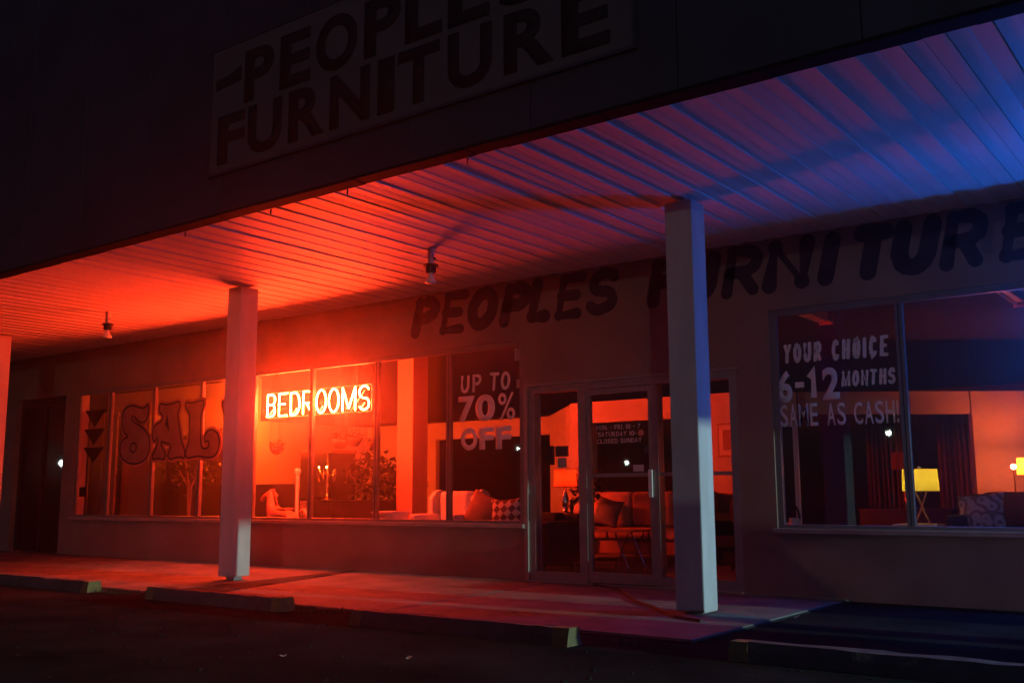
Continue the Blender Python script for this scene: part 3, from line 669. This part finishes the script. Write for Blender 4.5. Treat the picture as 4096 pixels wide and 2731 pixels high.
iwall(((-11.0, 6.40), (-9.2, 4.45)))
iwall(((-9.2, 4.4), (-8.77, 4.4))); iwall(((-8.77, 4.4), (-6.85, 4.4)), 2.10); iwall(((-6.85, 4.4), (-6.0, 4.4)))
iwall(((-5.98, 4.41), (-5.56, 4.95))); iwall(((-5.54, 4.97), (-3.52, 6.53)), 2.11); iwall(((-3.50, 6.545), (-0.9, 8.55)))
for x0, n_, lab in ((-6.0, 9, 'dark red curtain hanging deep inside, left of the yellow lamp'), (-4.75, 7, 'dark red curtain hanging deep inside, behind the yellow lamp')):
    bm = bmesh.new(); k = n_*6
    rows = [[bm.verts.new((x0+.014*i+.012*math.sin(i*.9+z), 9.4+.05*math.sin(i*1.05)+.02*math.sin(i*.37), z)) for i in range(k)] for z in (.03, .8, 1.6, 2.35)]
    for a, b in zip(rows, rows[1:]):
        for i in range(k-1): bm.faces.new((a[i], a[i+1], b[i+1], b[i]))
    c = mesh_obj('curtain', bm, 'drape', None, None, True); c.modifiers.new('thick', 'SOLIDIFY').thickness = .006; tag(c, lab, 'curtain')
    bm = bmesh.new(); tube(bm, [(x0-.1, 9.4, 2.37), (x0+.014*k+.1, 9.4, 2.37)], .015, 8); mesh_obj('curtain_rod', bm, 'black_metal', c)
iwall(((8.0, .3), (8.0, 14)), z1=3.29, material='interior_dark')
bx_p = struct(bx('interior_pillar', 'fabric_tan', None, -11.02, -10.69, 2.2, 2.55, .016, 3.299))

def sofa(name, lab, cat, x0, x1, y0, dep, seat, back, material, n=2, arm=.62, rz=0, wing=False, legs=True):
    t = thing(name, lab, cat, ((x0+x1)/2, y0, .015), rz); L_ = (x1-x0)/2; aw = min(.2, L_*.35)
    bx('base', material, t, -L_+.01, L_-.01, .06, dep-.04, .12 if legs else .02, seat-.15, bev=.02)
    w = (2*L_-2*aw)/n
    for i in range(n):
        a = -L_+aw+i*w
        o = bx('seat_cushion', material, t, a+.004, a+w-.004, 0, dep-.2, seat-.145, seat, bev=.045, seg=3)
        bm = bmesh.new(); box(bm, a+.004, a+w-.004, dep-.27, dep-.06, seat+.005, back-.02, .07, 3); c = mesh_obj('back_cushion', bm, material, t, smooth=True)
    for s in (-1, 1):
        a, b = (-L_, -L_+aw-.005) if s < 0 else (L_-aw+.005, L_)
        bx('arm', material, t, a, b, .02, dep, .1, arm, bev=.05, seg=3)
        if wing:
            bm = bmesh.new(); prism(bm, [(0, arm-.02), (.0, back-.12), (.1, back-.02), (.2, back), (.30, back-.03), (.30, arm-.02)], 0, .07)
            o = mesh_obj('wing', bm, material, t, (a+.0 if s < 0 else b-.07, dep-.30, 0), False, (0, 0, 0))
            o.rotation_euler = (0, 0, R(90)); o.location = ((a+.07) if s < 0 else b, dep-.32, 0)
        if legs:
            for yy in (.1, dep-.1):
                bm = bmesh.new(); lathe(bm, [(.018, 0), (.028, .12)], 8, (a+b)/2, yy, 0); mesh_obj('leg', bm, 'wood_dark', t)
    bx('back', material, t, -L_+.02, L_-.02, dep-.058, dep+.06, .12, back-.04, bev=.04, seg=3)
    return t
def table_lamp(name, lab, x, y, z, shade_z0, shade_z1, w, shade_mat, base='lathe', base_mat='porcelain', lit=None, square=False, group=None, bulb_r=.03):
    t = thing(name, lab, 'lamp', (x, y, z), 0, group); s0, s1 = shade_z0-z, shade_z1-z
    if base == 'lathe':
        bm = bmesh.new(); lathe(bm, [(.07, 0), (.07, .015), (.03, .03), (.05, s0*.3), (.055, s0*.5), (.02, s0*.85), (.012, s0), (.012, s1-.03)], 16); mesh_obj('base', bm, base_mat, t, smooth=True)
    else:
        bm = bmesh.new()
        for q in (((-.07, 0, 0), (.06, 0, s0)), ((.07, .01, 0), (-.06, .01, s0))): tube(bm, q, .012, 8)
        box(bm, -.09, .09, -.05, .05, -.001, .012); tube(bm, [(0, 0, s0-.02), (0, 0, s1-.03)], .006, 6); mesh_obj('base', bm, base_mat, t)
    bm = bmesh.new(); n = 28; k = .94
    rings = []
    for rr, zz in ((w/2, s0), (w/2*k, s1)):
        rings.append([bm.verts.new((rr*math.cos(6.28318*i/n), rr*math.sin(6.28318*i/n)*(1 if not square else .7), zz)) for i in range(n)])
    for i in range(n): bm.faces.new((rings[0][i], rings[0][(i+1) % n], rings[1][(i+1) % n], rings[1][i]))
    so = mesh_obj('lamp_shade', bm, shade_mat, t, smooth=True)
    for zz, rr in ((s0, w/2), (s1, w/2*k)):
        bm = bmesh.new(); tube(bm, [(rr*1.005*math.cos(6.28318*i/n), rr*1.005*math.sin(6.28318*i/n)*(1 if not square else .7), zz) for i in range(n)], .004, 5, True); mesh_obj('trim', bm, 'brass', so)
    bm = bmesh.new(); lathe(bm, [(.0, 0), (.014, .006), (.016, .02), (.0, .034)], 10, 0, 0, s1+.0); mesh_obj('finial', bm, 'bulb_glass' if lit else 'brass', t)
    bm = bmesh.new(); tube(bm, [(-w/2*k, 0, s1-.005), (0, 0, s1-.001), (w/2*k, 0, s1-.005)], .003, 5); mesh_obj('spider', bm, 'brass', so)
    if lit:
        bm = bmesh.new(); bmesh.ops.create_icosphere(bm, subdivisions=2, radius=bulb_r); mesh_obj('bulb', bm, lit, t, (0, 0, (s0+s1)/2+.01), True)
    return t
def plant(name, lab, x, y, z0, pot_h, top, rad, n, size, trunk=True):
    t = thing(name, lab, 'plant', (x, y, z0))
    bm = bmesh.new(); lathe(bm, [(.09, 0), (.14, pot_h), (.12, pot_h), (.11, pot_h-.03)], 16); mesh_obj('pot', bm, 'pot', t, smooth=True)
    bm = bmesh.new()
    for k in range(5):
        a = k*1.25; tube(bm, [(0, 0, pot_h-.04), (.04*math.cos(a), .04*math.sin(a), (pot_h+top)/2), (rad*.6*math.cos(a+.4), rad*.6*math.sin(a+.4), top-rad*.5)], .012, 6, rr=[.016, .012, .005])
    mesh_obj('trunk', bm, 'wood_mid', t)
    bm = bmesh.new(); leaves(bm, (0, 0, top-rad*.8), rad, n, size, 1.0); mesh_obj('foliage', bm, 'leaf', t)
def basket(x, y, z, r, lab):
    t = thing('hanging_basket', lab, 'plant', (x, y, z), 0, 'hanging baskets behind the window')
    bm = bmesh.new(); lathe(bm, [(0, -.01), (r*.5, .0), (r*.9, r*.55), (r, r*1.0), (r*.95, r*1.0), (.02, r*.9)], 16); mesh_obj('bowl', bm, 'pot', t, smooth=True)
    bm = bmesh.new(); leaves(bm, (0, 0, r*1.2), r*1.25, 110, r*.5, .5); mesh_obj('foliage', bm, 'leaf', t)
    bm = bmesh.new()
    for k in range(3): tube(bm, [(r*math.cos(k*2.09), r*math.sin(k*2.09), r), (0, 0, 3.28-z)], .003, 5)
    mesh_obj('hanger', bm, 'black_metal', t)

# --- behind the SALE window
t = thing('bookcase', 'tall dark bookcase behind the left end of the SALE window', 'bookcase', (-17.4, 1.5, .015))
for a in (-.75, .71): bx('side_panel', 'wood_dark', t, a, a+.04, 0, .4, 0, 2.45)
for z in (0, .5, 1.0, 1.5, 2.0, 2.42): bx('shelf', 'wood_dark', t, -.709, .709, .01, .38, z, z+.03)
bx('back_panel', 'wood_mid', t, -.709, .709, .385, .4, .03, 2.42)
t = thing('display_panel', 'pale upholstered panel standing low behind the second pane', 'panel', (-15.9, .9, .015)); bx('panel', 'fabric_brown', t, -.62, .30, 0, .06, 0, 1.52, bev=.02)
t = thing('folding_screen', 'plain brown screen behind the black triangles', 'screen', (-16.72, .5, .015))
for a in (-.62, -.20, .22): bx('leaf', 'fabric_brown', t, a, a+.40, 0, .04, .02, 2.42, bev=.01)
t = bpy.data.objects['display_panel']
for s in (-.5, .2): bx('foot', 'wood_dark', t, s-.03, s+.03, -.15, .2, -.001, .04)
t = thing('armoire', 'dark wooden armoire behind the indoor tree', 'wardrobe', (-16.75, 2.3, .015)); bx('carcass', 'wood_dark', t, -.5, .5, 0, .55, .05, 1.62); bx('cornice', 'wood_dark', t, -.54, .54, -.03, .56, 1.621, 1.68)
for s in (-.48, .01): bx('door', 'wood_dark', t, s, s+.47, -.022, -.001, .1, 1.58, bev=.004)
plant('ficus_tree', 'leafy indoor fig tree behind the letter L', -15.35, 1.5, .015, .3, 1.95, .55, 420, .10)
sofa('club_chair', 'dark chair back left of the middle post', 'chair', -14.7, -14.05, 1.1, .7, .45, 1.18, 'fabric_dark', 1)
t = thing('hidden_fill_lamp', 'unseen orange lamp added behind the middle post to light the back wall', 'lamp', (-15.8, 2.9, 2.45))  # unseen lamp added to brighten the wall behind the SALE panes
bm = bmesh.new(); lathe(bm, [(.04, -.15), (.10, -.13), (.15, -.06), (.16, 0), (.15, .06), (.10, .13), (.04, .15)], 18); mesh_obj('globe', bm, 'fill_glow', t, smooth=True)
bm = bmesh.new(); tube(bm, [(0, 0, .14), (0, 0, .84)], .004, 5); mesh_obj('cord', bm, 'black_metal', t)
# --- bedroom display
def horse():
    t = thing('rocking_horse', 'toy rocking horse facing left on the window display', 'toy horse', (-12.27, .95, .015))
    me = bpy.data.meshes.new('body'); V = [(.02, 0, .66), (-.16, 0, .70), (-.22, 0, .82), (-.20, 0, .95), (-.25, 0, 1.0), (-.36, 0, .94), (-.46, 0, .87), (.22, 0, .66), (.34, 0, .68),
         (-.14, -.06, .60), (-.20, -.09, .42), (-.22, -.10, .20), (-.14, .06, .60), (-.20, .09, .42), (-.22, .10, .20), (.30, -.06, .58), (.36, -.09, .40), (.38, -.10, .20), (.30, .06, .58), (.36, .09, .40), (.38, .10, .20),
         (-.19, -.035, 1.045), (-.19, .035, 1.045)]
    Ed = [(0, 1), (1, 2), (2, 3), (3, 4), (4, 5), (5, 6), (0, 7), (7, 8), (1, 9), (9, 10), (10, 11), (1, 12), (12, 13), (13, 14), (8, 15), (15, 16), (16, 17), (8, 18), (18, 19), (19, 20), (4, 21), (4, 22)]
    rad = [.12, .125, 0.095, .075, .07, .058, .045, .115, .11, .06, .042, .035, .06, .042, .035, .06, .042, .035, .06, .042, .035, .014, .014]
    me.from_pydata(V, Ed, []); o = bpy.data.objects.new('body', me); COL.objects.link(o); o.parent = t
    md = o.modifiers.new('skin', 'SKIN'); o.modifiers.new('sub', 'SUBSURF').render_levels = 2
    for i, s in enumerate(me.skin_vertices[0].data): s.radius = (rad[i], rad[i]*.75); s.use_root = (i == 0)
    me.materials.append(M['horse_paint'])
    bm = bmesh.new()
    for k in range(10):
        f = k/9; box(bm, -.13-.10*f+.02, -.10-.10*f+.02, -.012, .012, .80+.20*f, .86+.20*f)
    mesh_obj('mane', bm, 'wood_mid', t)
    bm = bmesh.new(); tube(bm, [(.42, 0, .70), (.52, 0, .74), (.60, 0, .66), (.63, 0, .55)], .03, 8, rr=[.02, .035, .03, .01]); mesh_obj('tail', bm, 'horse_paint', t)
    bx('saddle', 'red_shade', t, -.02, .2, -.085, .085, .745, .765, bev=.008)
    for s in (-.10, .10):
        bm = bmesh.new(); tube(bm, [(-.55+1.2*i/12, s, .03+.16*(i/6-1)**2) for i in range(13)], .022, 8); mesh_obj('rocker', bm, 'wood_mid', t)
horse()
t = thing('bed_post', 'white post with round ball top behind the toy horse', 'bed post', (-12.36, 1.35, .015))
bm = bmesh.new(); lathe(bm, [(.04, 0), (.04, .5), (.03, .55), (.028, 1.22), (.036, 1.24), (.02, 1.26), (.034, 1.275), (.052, 1.31), (.055, 1.335), (.045, 1.37), (.0, 1.385)], 16); mesh_obj('post', bm, 'white_lacquer', t, smooth=True)
t = thing('headboard', 'dark rounded headboard behind the toy horse', 'headboard', (-13.3, 1.7, .015))
bm = bmesh.new(); prism(bm, [(-.5, .1), (.5, .1), (.5, .98)]+[(.5-.16+.16*math.cos(R(a)), .98+.16*math.sin(R(a))) for a in (15, 30, 45, 60, 75, 90)]+[(-.5, 1.14)], 0, .1); mesh_obj('panel', bm, 'fabric_dark', t)
for s in (-.45, .41): bx('leg', 'wood_dark', t, s, s+.04, .02, .08, 0, .1)
t = thing('trunk_chest', 'small dark red patterned chest beside the headboard', 'chest', (-13.22, 2.3, .015)); bx('box', 'fabric_floral', t, -.22, .22, 0, .35, .0, .86, bev=.01); bx('lid', 'wood_dark', t, -.23, .23, -.01, .36, .861, .93, bev=.01)
basket(-12.28, .85, 1.60, .11, 'hanging basket left of the others below the letters BED'); basket(-10.30, .9, 1.60, .10, 'hanging basket lowest right beside the white pillar'); basket(-11.15, 1.1, 1.66, .13, 'round hanging basket below the double O'); basket(-10.75, 1.0, 1.68, .12, 'hanging basket in the middle of the group under the letter M')
t = thing('wall_mirror', 'tall dark mirror hung on the back wall under the neon sign', 'mirror', (-17.05, 3.57, 1.3)); bx('frame', 'wood_dark', t, -.20, .20, -.04, 0, 0, 1.05, bev=.01); bx('glass', 'gasket', t, -.15, .15, -.043, -.0405, .06, .99)
t = thing('wardrobe', 'tall dark wardrobe in front of the back wall', 'wardrobe', (-14.2, 3.4, .015)); bx('carcass', 'wood_dark', t, -.42, .42, 0, .6, .05, 1.72); bx('top', 'wood_mid', t, -.45, .45, -.02, .61, 1.721, 1.77)
for s in (-.40, .01): bx('door', 'wood_dark', t, s, s+.39, -.022, -.001, .1, 1.68, bev=.004)
t = thing('dresser', 'long low dark dresser behind the window under the neon', 'dresser', (-11.75, 1.75, .015)); bx('carcass', 'wood_dark', t, -.68, .68, 0, .5, .06, .84); bx('top', 'wood_dark', t, -.71, .71, -.03, .52, .841, .875, bev=.006)
for i in range(3):
    for j in range(3): d = bx('drawer', 'wood_dark', t, -.66+i*.445, -.66+i*.445+.43, -.02, -.001, .09+j*.25, .09+j*.25+.235, bev=.004)
t = thing('chandelier_lamp', 'brass beaded lamp with small glowing bulbs for its golden glints on the dresser', 'lamp', (-12.35, 1.98, .89))
bm = bmesh.new(); lathe(bm, [(.08, 0), (.08, .02), (.02, .05), (.03, .15), (.045, .22), (.02, .30), (.03, .42), (.012, .50), (.012, .75)], 14); mesh_obj('stem', bm, 'brass', t, smooth=True)
for k in range(5):
    a = k*1.2566; bm = bmesh.new(); tube(bm, [(0, 0, .45), (.09*math.cos(a), .09*math.sin(a), .40), (.14*math.cos(a), .14*math.sin(a), .50)], .008, 6); ar = mesh_obj('arm', bm, 'brass', t)
    bm = bmesh.new()
    for j in range(6): bmesh.ops.create_icosphere(bm, subdivisions=1, radius=.013, matrix=Matrix.Translation((.14*math.cos(a), .14*math.sin(a), .46-j*.03)))
    mesh_obj('bead_string', bm, 'brass', ar, smooth=True)
for a in (3.9, 5.4): bm = bmesh.new(); bmesh.ops.create_icosphere(bm, subdivisions=2, radius=.012, matrix=Matrix.Translation((.14*math.cos(a), .14*math.sin(a), .53))); mesh_obj('bulb', bm, 'bulb_warm', t)  # glowing bulbs added to stand in for golden glints on the brass
plant('palm_plant', 'bushy dark potted plant left of the white pillar', -12.1, 2.75, .015, .4, 1.62, .46, 500, .13)
plant('palm_plant', 'dark leafy plant right behind the window frame beside the pillar', -11.55, 2.85, .015, .4, 1.45, .40, 380, .13)
# --- armchair and sofa by the hours
sofa('wing_armchair', 'cream wing armchair under the UP TO 70% OFF lettering', 'armchair', -9.45, -8.62, .75, .75, .45, 1.02, 'fabric_cream', 1, .70, wing=True)
t = thing('side_table', 'small white side table left of the cream armchair', 'table', (-9.75, .75, .015)); bx('top', 'white_lacquer', t, -.20, .20, -.18, .18, .70, .735, bev=.006); bx('apron', 'white_lacquer', t, -.17, .17, -.15, .15, .62, .699)
for a in (-.16, .13):
    for b in (-.14, .11): bx('leg', 'white_lacquer', t, a, a+.03, b, b+.03, 0, .619)
sofa('loveseat', 'dark loveseat behind the window holding two cushions', 'sofa', -8.58, -7.15, .75, .8, .46, .74, 'fabric_dark', 2, .62)
tag(pillow('throw_pillow', 'fabric_brown', None, .50, .46, .16, (-8.35, 1.0, .76), (R(-14), R(20), 0)), 'plain brown throw pillow leaning beside the cream armchair', 'pillow')
tag(pillow('throw_pillow', 'fabric_diamond', None, .46, .40, .15, (-7.88, .90, .72), (R(-12), R(-4), R(8))), 'diamond-patterned throw pillow left of the door', 'pillow')
# --- seen through the door
t = thing('end_cabinet', 'dark cabinet carrying the red-shaded lamp', 'cabinet', (-7.85, 2.0, .015)); bx('carcass', 'wood_dark', t, -.24, .22, 0, .45, .02, .66); bx('top', 'wood_mid', t, -.26, .24, -.02, .47, .661, .69, bev=.004); bx('door', 'wood_dark', t, -.22, .20, -.02, -.001, .06, .63, bev=.004)
table_lamp('table_lamp', 'table lamp with red shade on the dark cabinet', -7.845, 2.2, .705, 1.06, 1.30, .32, 'red_shade_lit', base_mat='chrome', lit='bulb_red')
t = thing('figurine', 'small dark figurine beside the red lamp', 'figurine', (-7.68, 2.1, .705)); bm = bmesh.new(); lathe(bm, [(.03, 0), (.02, .03), (.035, .09), (.02, .14), (.028, .17), (0, .20)], 10); mesh_obj('body', bm, 'black_metal', t, smooth=True)
plant('house_plant', 'dark spiky plant behind the red lamp', -7.95, 2.9, .015, .35, 1.28, .26, 200, .12)
sofa('sofa', 'wide tan sofa facing the glass door', 'sofa', -8.45, -6.05, 2.85, .95, .47, 1.0, 'fabric_tan', 3, .68)
tag(pillow('throw_pillow', 'paper_dark', None, .44, .42, .15, (-7.83, 3.28, .70), (R(-18), R(12), 0)), 'dark patterned pillow on the left of the sofa', 'pillow')
tag(pillow('throw_pillow', 'fabric_diamond', None, .42, .40, .15, (-6.45, 3.28, .69), (R(-18), R(-8), 0)), 'diamond-patterned pillow on the right of the sofa', 'pillow')
t = thing('coffee_table', 'low coffee table on thin crossed metal legs before the sofa', 'table', (-7.15, 2.05, .015)); bx('top', 'wood_mid', t, -.56, .56, -.25, .25, .465, .49, bev=.004)
for sx in (-1, 1):
    for sy in (-1, 1):
        for d in (-1, 1):
            bm = bmesh.new(); tube(bm, [(sx*.40-d*.10, sy*.20, .464), (sx*.40+d*.10, sy*.22, 0)], .009, 6); mesh_obj('leg', bm, 'chrome', t)
t = thing('candle_dish', 'small dish standing on the coffee table', 'dish', (-7.25, 2.0, .506)); bm = bmesh.new(); lathe(bm, [(.03, 0), (.05, .02), (.045, .022), (.0, .01)], 14); mesh_obj('dish', bm, 'brass', t, smooth=True)
t = thing('framed_picture', 'framed picture on the wall seen right of the near post', 'picture', (-6.42, 4.395, 1.49)); bx('frame', 'wood_mid', t, -.15, .17, -.03, 0, 0, .50, bev=.006); bx('mat_board', 'paper', t, -.12, .14, -.032, -.0305, .03, .47); bx('print', 'fabric_brown', t, -.06, .08, -.034, -.0325, .10, .40)
sofa('dark_armchair', 'dark armchair seen right of the near post', 'armchair', -5.55, -4.85, 1.7, .8, .45, .92, 'fabric_dark', 1, .62)
# --- right window
t = thing('end_table', 'thin-topped end table under the glowing yellow lamp', 'table', (-2.83, .92, .015)); bx('top', 'white_lacquer', t, -.21, .21, -.16, .2, .625, .645, bev=.003)
for a in (-.19, .17):
    for b in (-.14, .16): bx('leg', 'black_metal', t, a, a+.02, b, b+.02, 0, .624)
bx('shelf', 'wood_dark', t, -.165, .165, -.115, .155, .25, .27)
table_lamp('table_lamp', 'lit table lamp with bright yellow drum shade in the right window', -2.80, .95, .661, .975, 1.195, .345, 'lamp_yellow', 'cross', 'brass', 'bulb_warm')
sofa('dark_sofa', 'dark sofa behind the right window', 'sofa', -2.55, -.3, .75, .9, .45, .97, 'fabric_dark', 2, .74)
tag(pillow('throw_pillow', 'fabric_floral', None, .44, .40, .15, (-2.24, .88, .76), (R(-14), R(-6), R(-6))), 'grey floral pillow on the dark sofa in the right window', 'pillow')
table_lamp('table_lamp', 'lit table lamp at the right edge of the window', -2.70, 6.2, .7, 1.19, 1.43, .38, 'lamp_yellow', 'lathe', 'brass', 'bulb_orange', bulb_r=.06)
t = thing('console_table', 'console table before the far wall of the right window carrying a lit lamp', 'table', (-2.4, 6.2, .015)); bx('top', 'wood_mid', t, -.6, .6, -.2, .2, .655, .684, bev=.004)
for a in (-.56, .52):
    for b in (-.16, .12): bx('leg', 'wood_mid', t, a, a+.04, b, b+.04, 0, .654)
t = thing('wall_sconce', 'tiny bright bare bulb sconce on the orange-lit wall at right', 'lamp', (-2.93, 6.2, 1.31)); bm = bmesh.new(); bmesh.ops.create_icosphere(bm, subdivisions=2, radius=.035); mesh_obj('bulb', bm, 'bulb_star', t, smooth=True)
bm = bmesh.new(); tube(bm, [(0, 0, -.03), (0, 0, -1.28)], .012, 8); box(bm, -.08, .08, -.08, .08, -1.294, -1.27); mesh_obj('stand', bm, 'brass', t)
t = thing('floor_mirror', 'tall mirror in a white frame at the left of the right window', 'mirror', (-4.13, .8, .62)); bx('glass', 'gasket', t, -.11, .11, .01, .03, .05, 1.04); 
for a, b in ((-.15, -.11), (.11, .155)): bx('stile', 'white_lacquer', t, a, b, 0, .04, 0, 1.08)
for z in (.0, 1.04): bx('rail', 'white_lacquer', t, -.109, .109, .001, .039, z+.001, z+.04)
t = thing('nightstand', 'white nightstand under the white-framed mirror', 'table', (-4.13, .72, .015)); bx('carcass', 'white_lacquer', t, -.2, .2, 0, .3, .0, .56); bx('top', 'white_lacquer', t, -.22, .22, -.02, .32, .561, .595, bev=.004)
t = thing('handbag', 'small basket with dark arched handle on the nightstand', 'basket', (-4.03, .76, .611)); bm = bmesh.new(); lathe(bm, [(.04, 0), (.055, .10), (.05, .10)], 14); mesh_obj('body', bm, 'white_lacquer', t); bm = bmesh.new(); tube(bm, [(.06*math.cos(R(a)), 0, .09+.14*math.sin(R(a))) for a in range(0, 181, 20)], .012, 6); mesh_obj('handle', bm, 'black_metal', t)
table_lamp('table_lamp', 'unlit dark red lamp deep inside the right window', -4.75, 7.4, .7, 1.32, 1.60, .42, 'drape', base_mat='brass')
t = thing('sideboard', 'dark sideboard under the unlit red lamp', 'cabinet', (-4.75, 7.4, .015)); bx('carcass', 'wood_dark', t, -.7, .7, -.2, .25, 0, .65); bx('top', 'wood_dark', t, -.72, .72, -.22, .27, .651, .684)
def strip_light(x, y0, y1, z, lab):
    t = thing('strip_light', lab, 'ceiling light', (x, y0, z), 0, 'unlit fluorescent fixtures')
    bx('housing', 'white_lacquer', t, -.05, .05, 0, y1-y0, .03, .12); 
    for s in (-.06, .06): bm = bmesh.new(); tube(bm, [(s, .03, .01), (s, y1-y0-.03, .01)], .016, 8); mesh_obj('tube', bm, 'bulb_glass', t, smooth=True)
    for yy in (-.004, y1-y0-.026): bx('end_cap', 'red_shade', t, -.09, .09, yy, yy+.03, -.02, .13)
    for yy in (.3, y1-y0-.3): bm = bmesh.new(); tube(bm, [(0, yy, .12), (0, yy, 3.3-z)], .006, 6); mesh_obj('hanger', bm, 'black_metal', t)
strip_light(-4.45, 1.9, 3.25, 3.13, 'unlit fluorescent fixture at the upper left of the right window')
strip_light(-2.19, 1.6, 3.45, 3.13, 'unlit fluorescent fixture at the upper right corner')

# ---------------- unseen blocks added out of frame to shade the walkway from the lot lamp
t = thing('shade_blocker_chest', 'unseen pale chest-shaped block added to shade the sidewalk', 'light blocker', (1.15, -2.62, -.02)); bx('body', 'white_lacquer', t, -.65, .65, -.5, .5, .08, 1.72, bev=.03)
for a in (-.62, .01): d = bx('door', 'white_lacquer', t, a, a+.61, -.53, -.501, .2, 1.6, bev=.01); bx('handle', 'chrome', d, a+.27, a+.34, -.56, -.531, .8, 1.05)
for a in (-.58, .5):
    for b in (-.44, .36): bx('foot', 'black_metal', t, a, a+.08, b, b+.08, 0, .079)
t = thing('shade_blocker_cabinet', 'unseen dark cabinet-shaped block added to shade the walkway by the wall', 'vending machine', (3.3, -.5, -.02)); bx('cabinet', 'car_paint', t, -.45, .45, -.38, .38, .06, 1.83, bev=.02); bx('front_panel', 'glass_dark', t, -.40, .20, -.40, -.382, .5, 1.7); bx('coin_panel', 'black_metal', t, .24, .40, -.395, -.382, .9, 1.5); bx('slot', 'black_metal', t, -.38, .18, -.395, -.382, .2, .4)
for a in (-.4, .32): bx('foot', 'black_metal', t, a, a+.08, -.3, .3, 0, .059)

# ================================================================== STREET LAMPS AND PARKED CAR (out of frame; they light, shade and reflect)
def lamp_post(x, y, h, lab, light=None, col=(1, 1, 1), power=0, globe=.12, headmat='street_head'):
    t = thing('street_lamp', lab, 'street lamp', (x, y, -.02), 0, 'lamps around the parking lot')
    bm = bmesh.new(); lathe(bm, [(.14, 0), (.14, .05), (.07, .08), (.045, h-.05)], 12); mesh_obj('pole', bm, 'galvanised', t)
    bm = bmesh.new(); lathe(bm, [(.04, h-.05), (.10, h-.02), (.28, h+.16), (.26, h+.24), (0, h+.30)], 14); mesh_obj('hood', bm, 'black_metal', t)
    bm = bmesh.new(); bmesh.ops.create_icosphere(bm, subdivisions=2, radius=globe); mesh_obj('globe', bm, headmat, t, (0, 0, h-.16), True)
    if power:
        l = bpy.data.lights.new('lamp_light', 'POINT'); l.energy = power; l.color = col; l.shadow_soft_size = .12
        lo = bpy.data.objects.new('lamp_light', l); COL.objects.link(lo); lo.parent = t; lo.location = (0, -.30, h-.16)
lamp_post(17, -34, 4.9, 'low lot lamp behind the camera to the right', True, (1.0, 0.94, 0.90), 2250)
lamp_post(31, 0.0, 7.1, 'tall lot lamp in line with the storefront at far right', True, (0.64, 1.0, 0.90), 32000)
lamp_post(-14.0, -38.0, 3.8, 'lot lamp across the street reflected in the right window', globe=.13)
lamp_post(-42.7, -14.25, 2.6, 'short lamp reflected in the side door at far left', globe=.16)
lamp_post(-27.9, -38.0, 2.75, 'small lamp across the street reflected in the glass door', globe=.11)
lamp_post(-35.2, -38.0, 3.76, 'lamp across the street reflected beside the door frame', globe=.10)

def car():
    t = thing('parked_car', 'dark parked car standing behind the camera', 'car', (1.9, -12.2, -.02))
    t.scale = (1, 1, 1.22)
    prof = [(-2.2, .35), (-2.2, .75), (-2.1, .95), (-1.35, 1.02), (-.75, 1.52), (-.3, 1.62), (.75, 1.62), (1.2, 1.52), (1.85, 1.08), (2.15, 1.0), (2.22, .7), (2.2, .35), (1.75, .30), (1.6, .55), (1.2, .55), (1.05, .28), (-1.0, .28), (-1.15, .55), (-1.55, .55), (-1.7, .30)]
    bm = bmesh.new(); prism(bm, prof, -.88, .88); bmesh.ops.bevel(bm, geom=[e for e in bm.edges if abs(e.verts[0].co.y-e.verts[1].co.y) < .01 and min(v.co.z for v in e.verts) > .6], offset=.08, segments=2, affect='EDGES'); mesh_obj('body', bm, 'car_paint', t)
    for s in (-.89, .885):
        for q in ([(-1.15, 1.06), (-.72, 1.44), (-.05, 1.5), (-.05, 1.06)], [(.05, 1.06), (.05, 1.5), (.75, 1.5), (1.15, 1.42), (1.55, 1.08)]):
            bm = bmesh.new(); prism(bm, q, s, s+.006); mesh_obj('side_window', bm, 'glass_dark', t)
    for x in (-1.35, 1.4):
        for y in (-.80, .80):
            bm = bmesh.new(); lathe(bm, [(.0, -.10), (.30, -.10), (.33, -.06), (.33, .06), (.30, .10), (0, .10)], 20); w = mesh_obj('wheel', bm, 'rubber', t, (x, y, .33), False, (R(90), 0, 0))
            bm = bmesh.new(); lathe(bm, [(.0, -.112), (.2, -.108), (.2, .108), (0, .112)], 14); mesh_obj('rim', bm, 'chrome', w)
    for y in (-.6, .6):
        bx('headlight', 'bulb_glass', t, -2.225, -2.19, y-.15, y+.15, .68, .82); bx('tail_light', 'red_plastic', t, 2.19, 2.24, y-.15, y+.15, .75, .92)
car()

# ================================================================== HAZE ADDED FOR THE NEON'S LENS BLOOM
hz = bpy.data.materials.new('haze'); hz.use_nodes = True; n = hz.node_tree.nodes; n.remove(n['Principled BSDF'])
pv = n.new('ShaderNodeVolumePrincipled'); pv.inputs['Color'].default_value = (0.9, 0.9, 0.92, 1); pv.inputs['Density'].default_value = 0.006; pv.inputs['Anisotropy'].default_value = 0.95
hz.node_tree.links.new(pv.outputs[0], n['Material Output'].inputs['Volume'])
M['haze'] = hz
bm = bmesh.new(); box(bm, -64, 44, -62, 20, -1.6, 9.0); o = mesh_obj('haze', bm, 'haze'); struct(o, 'stuff', 'thin haze added to imitate lens bloom round the neon')
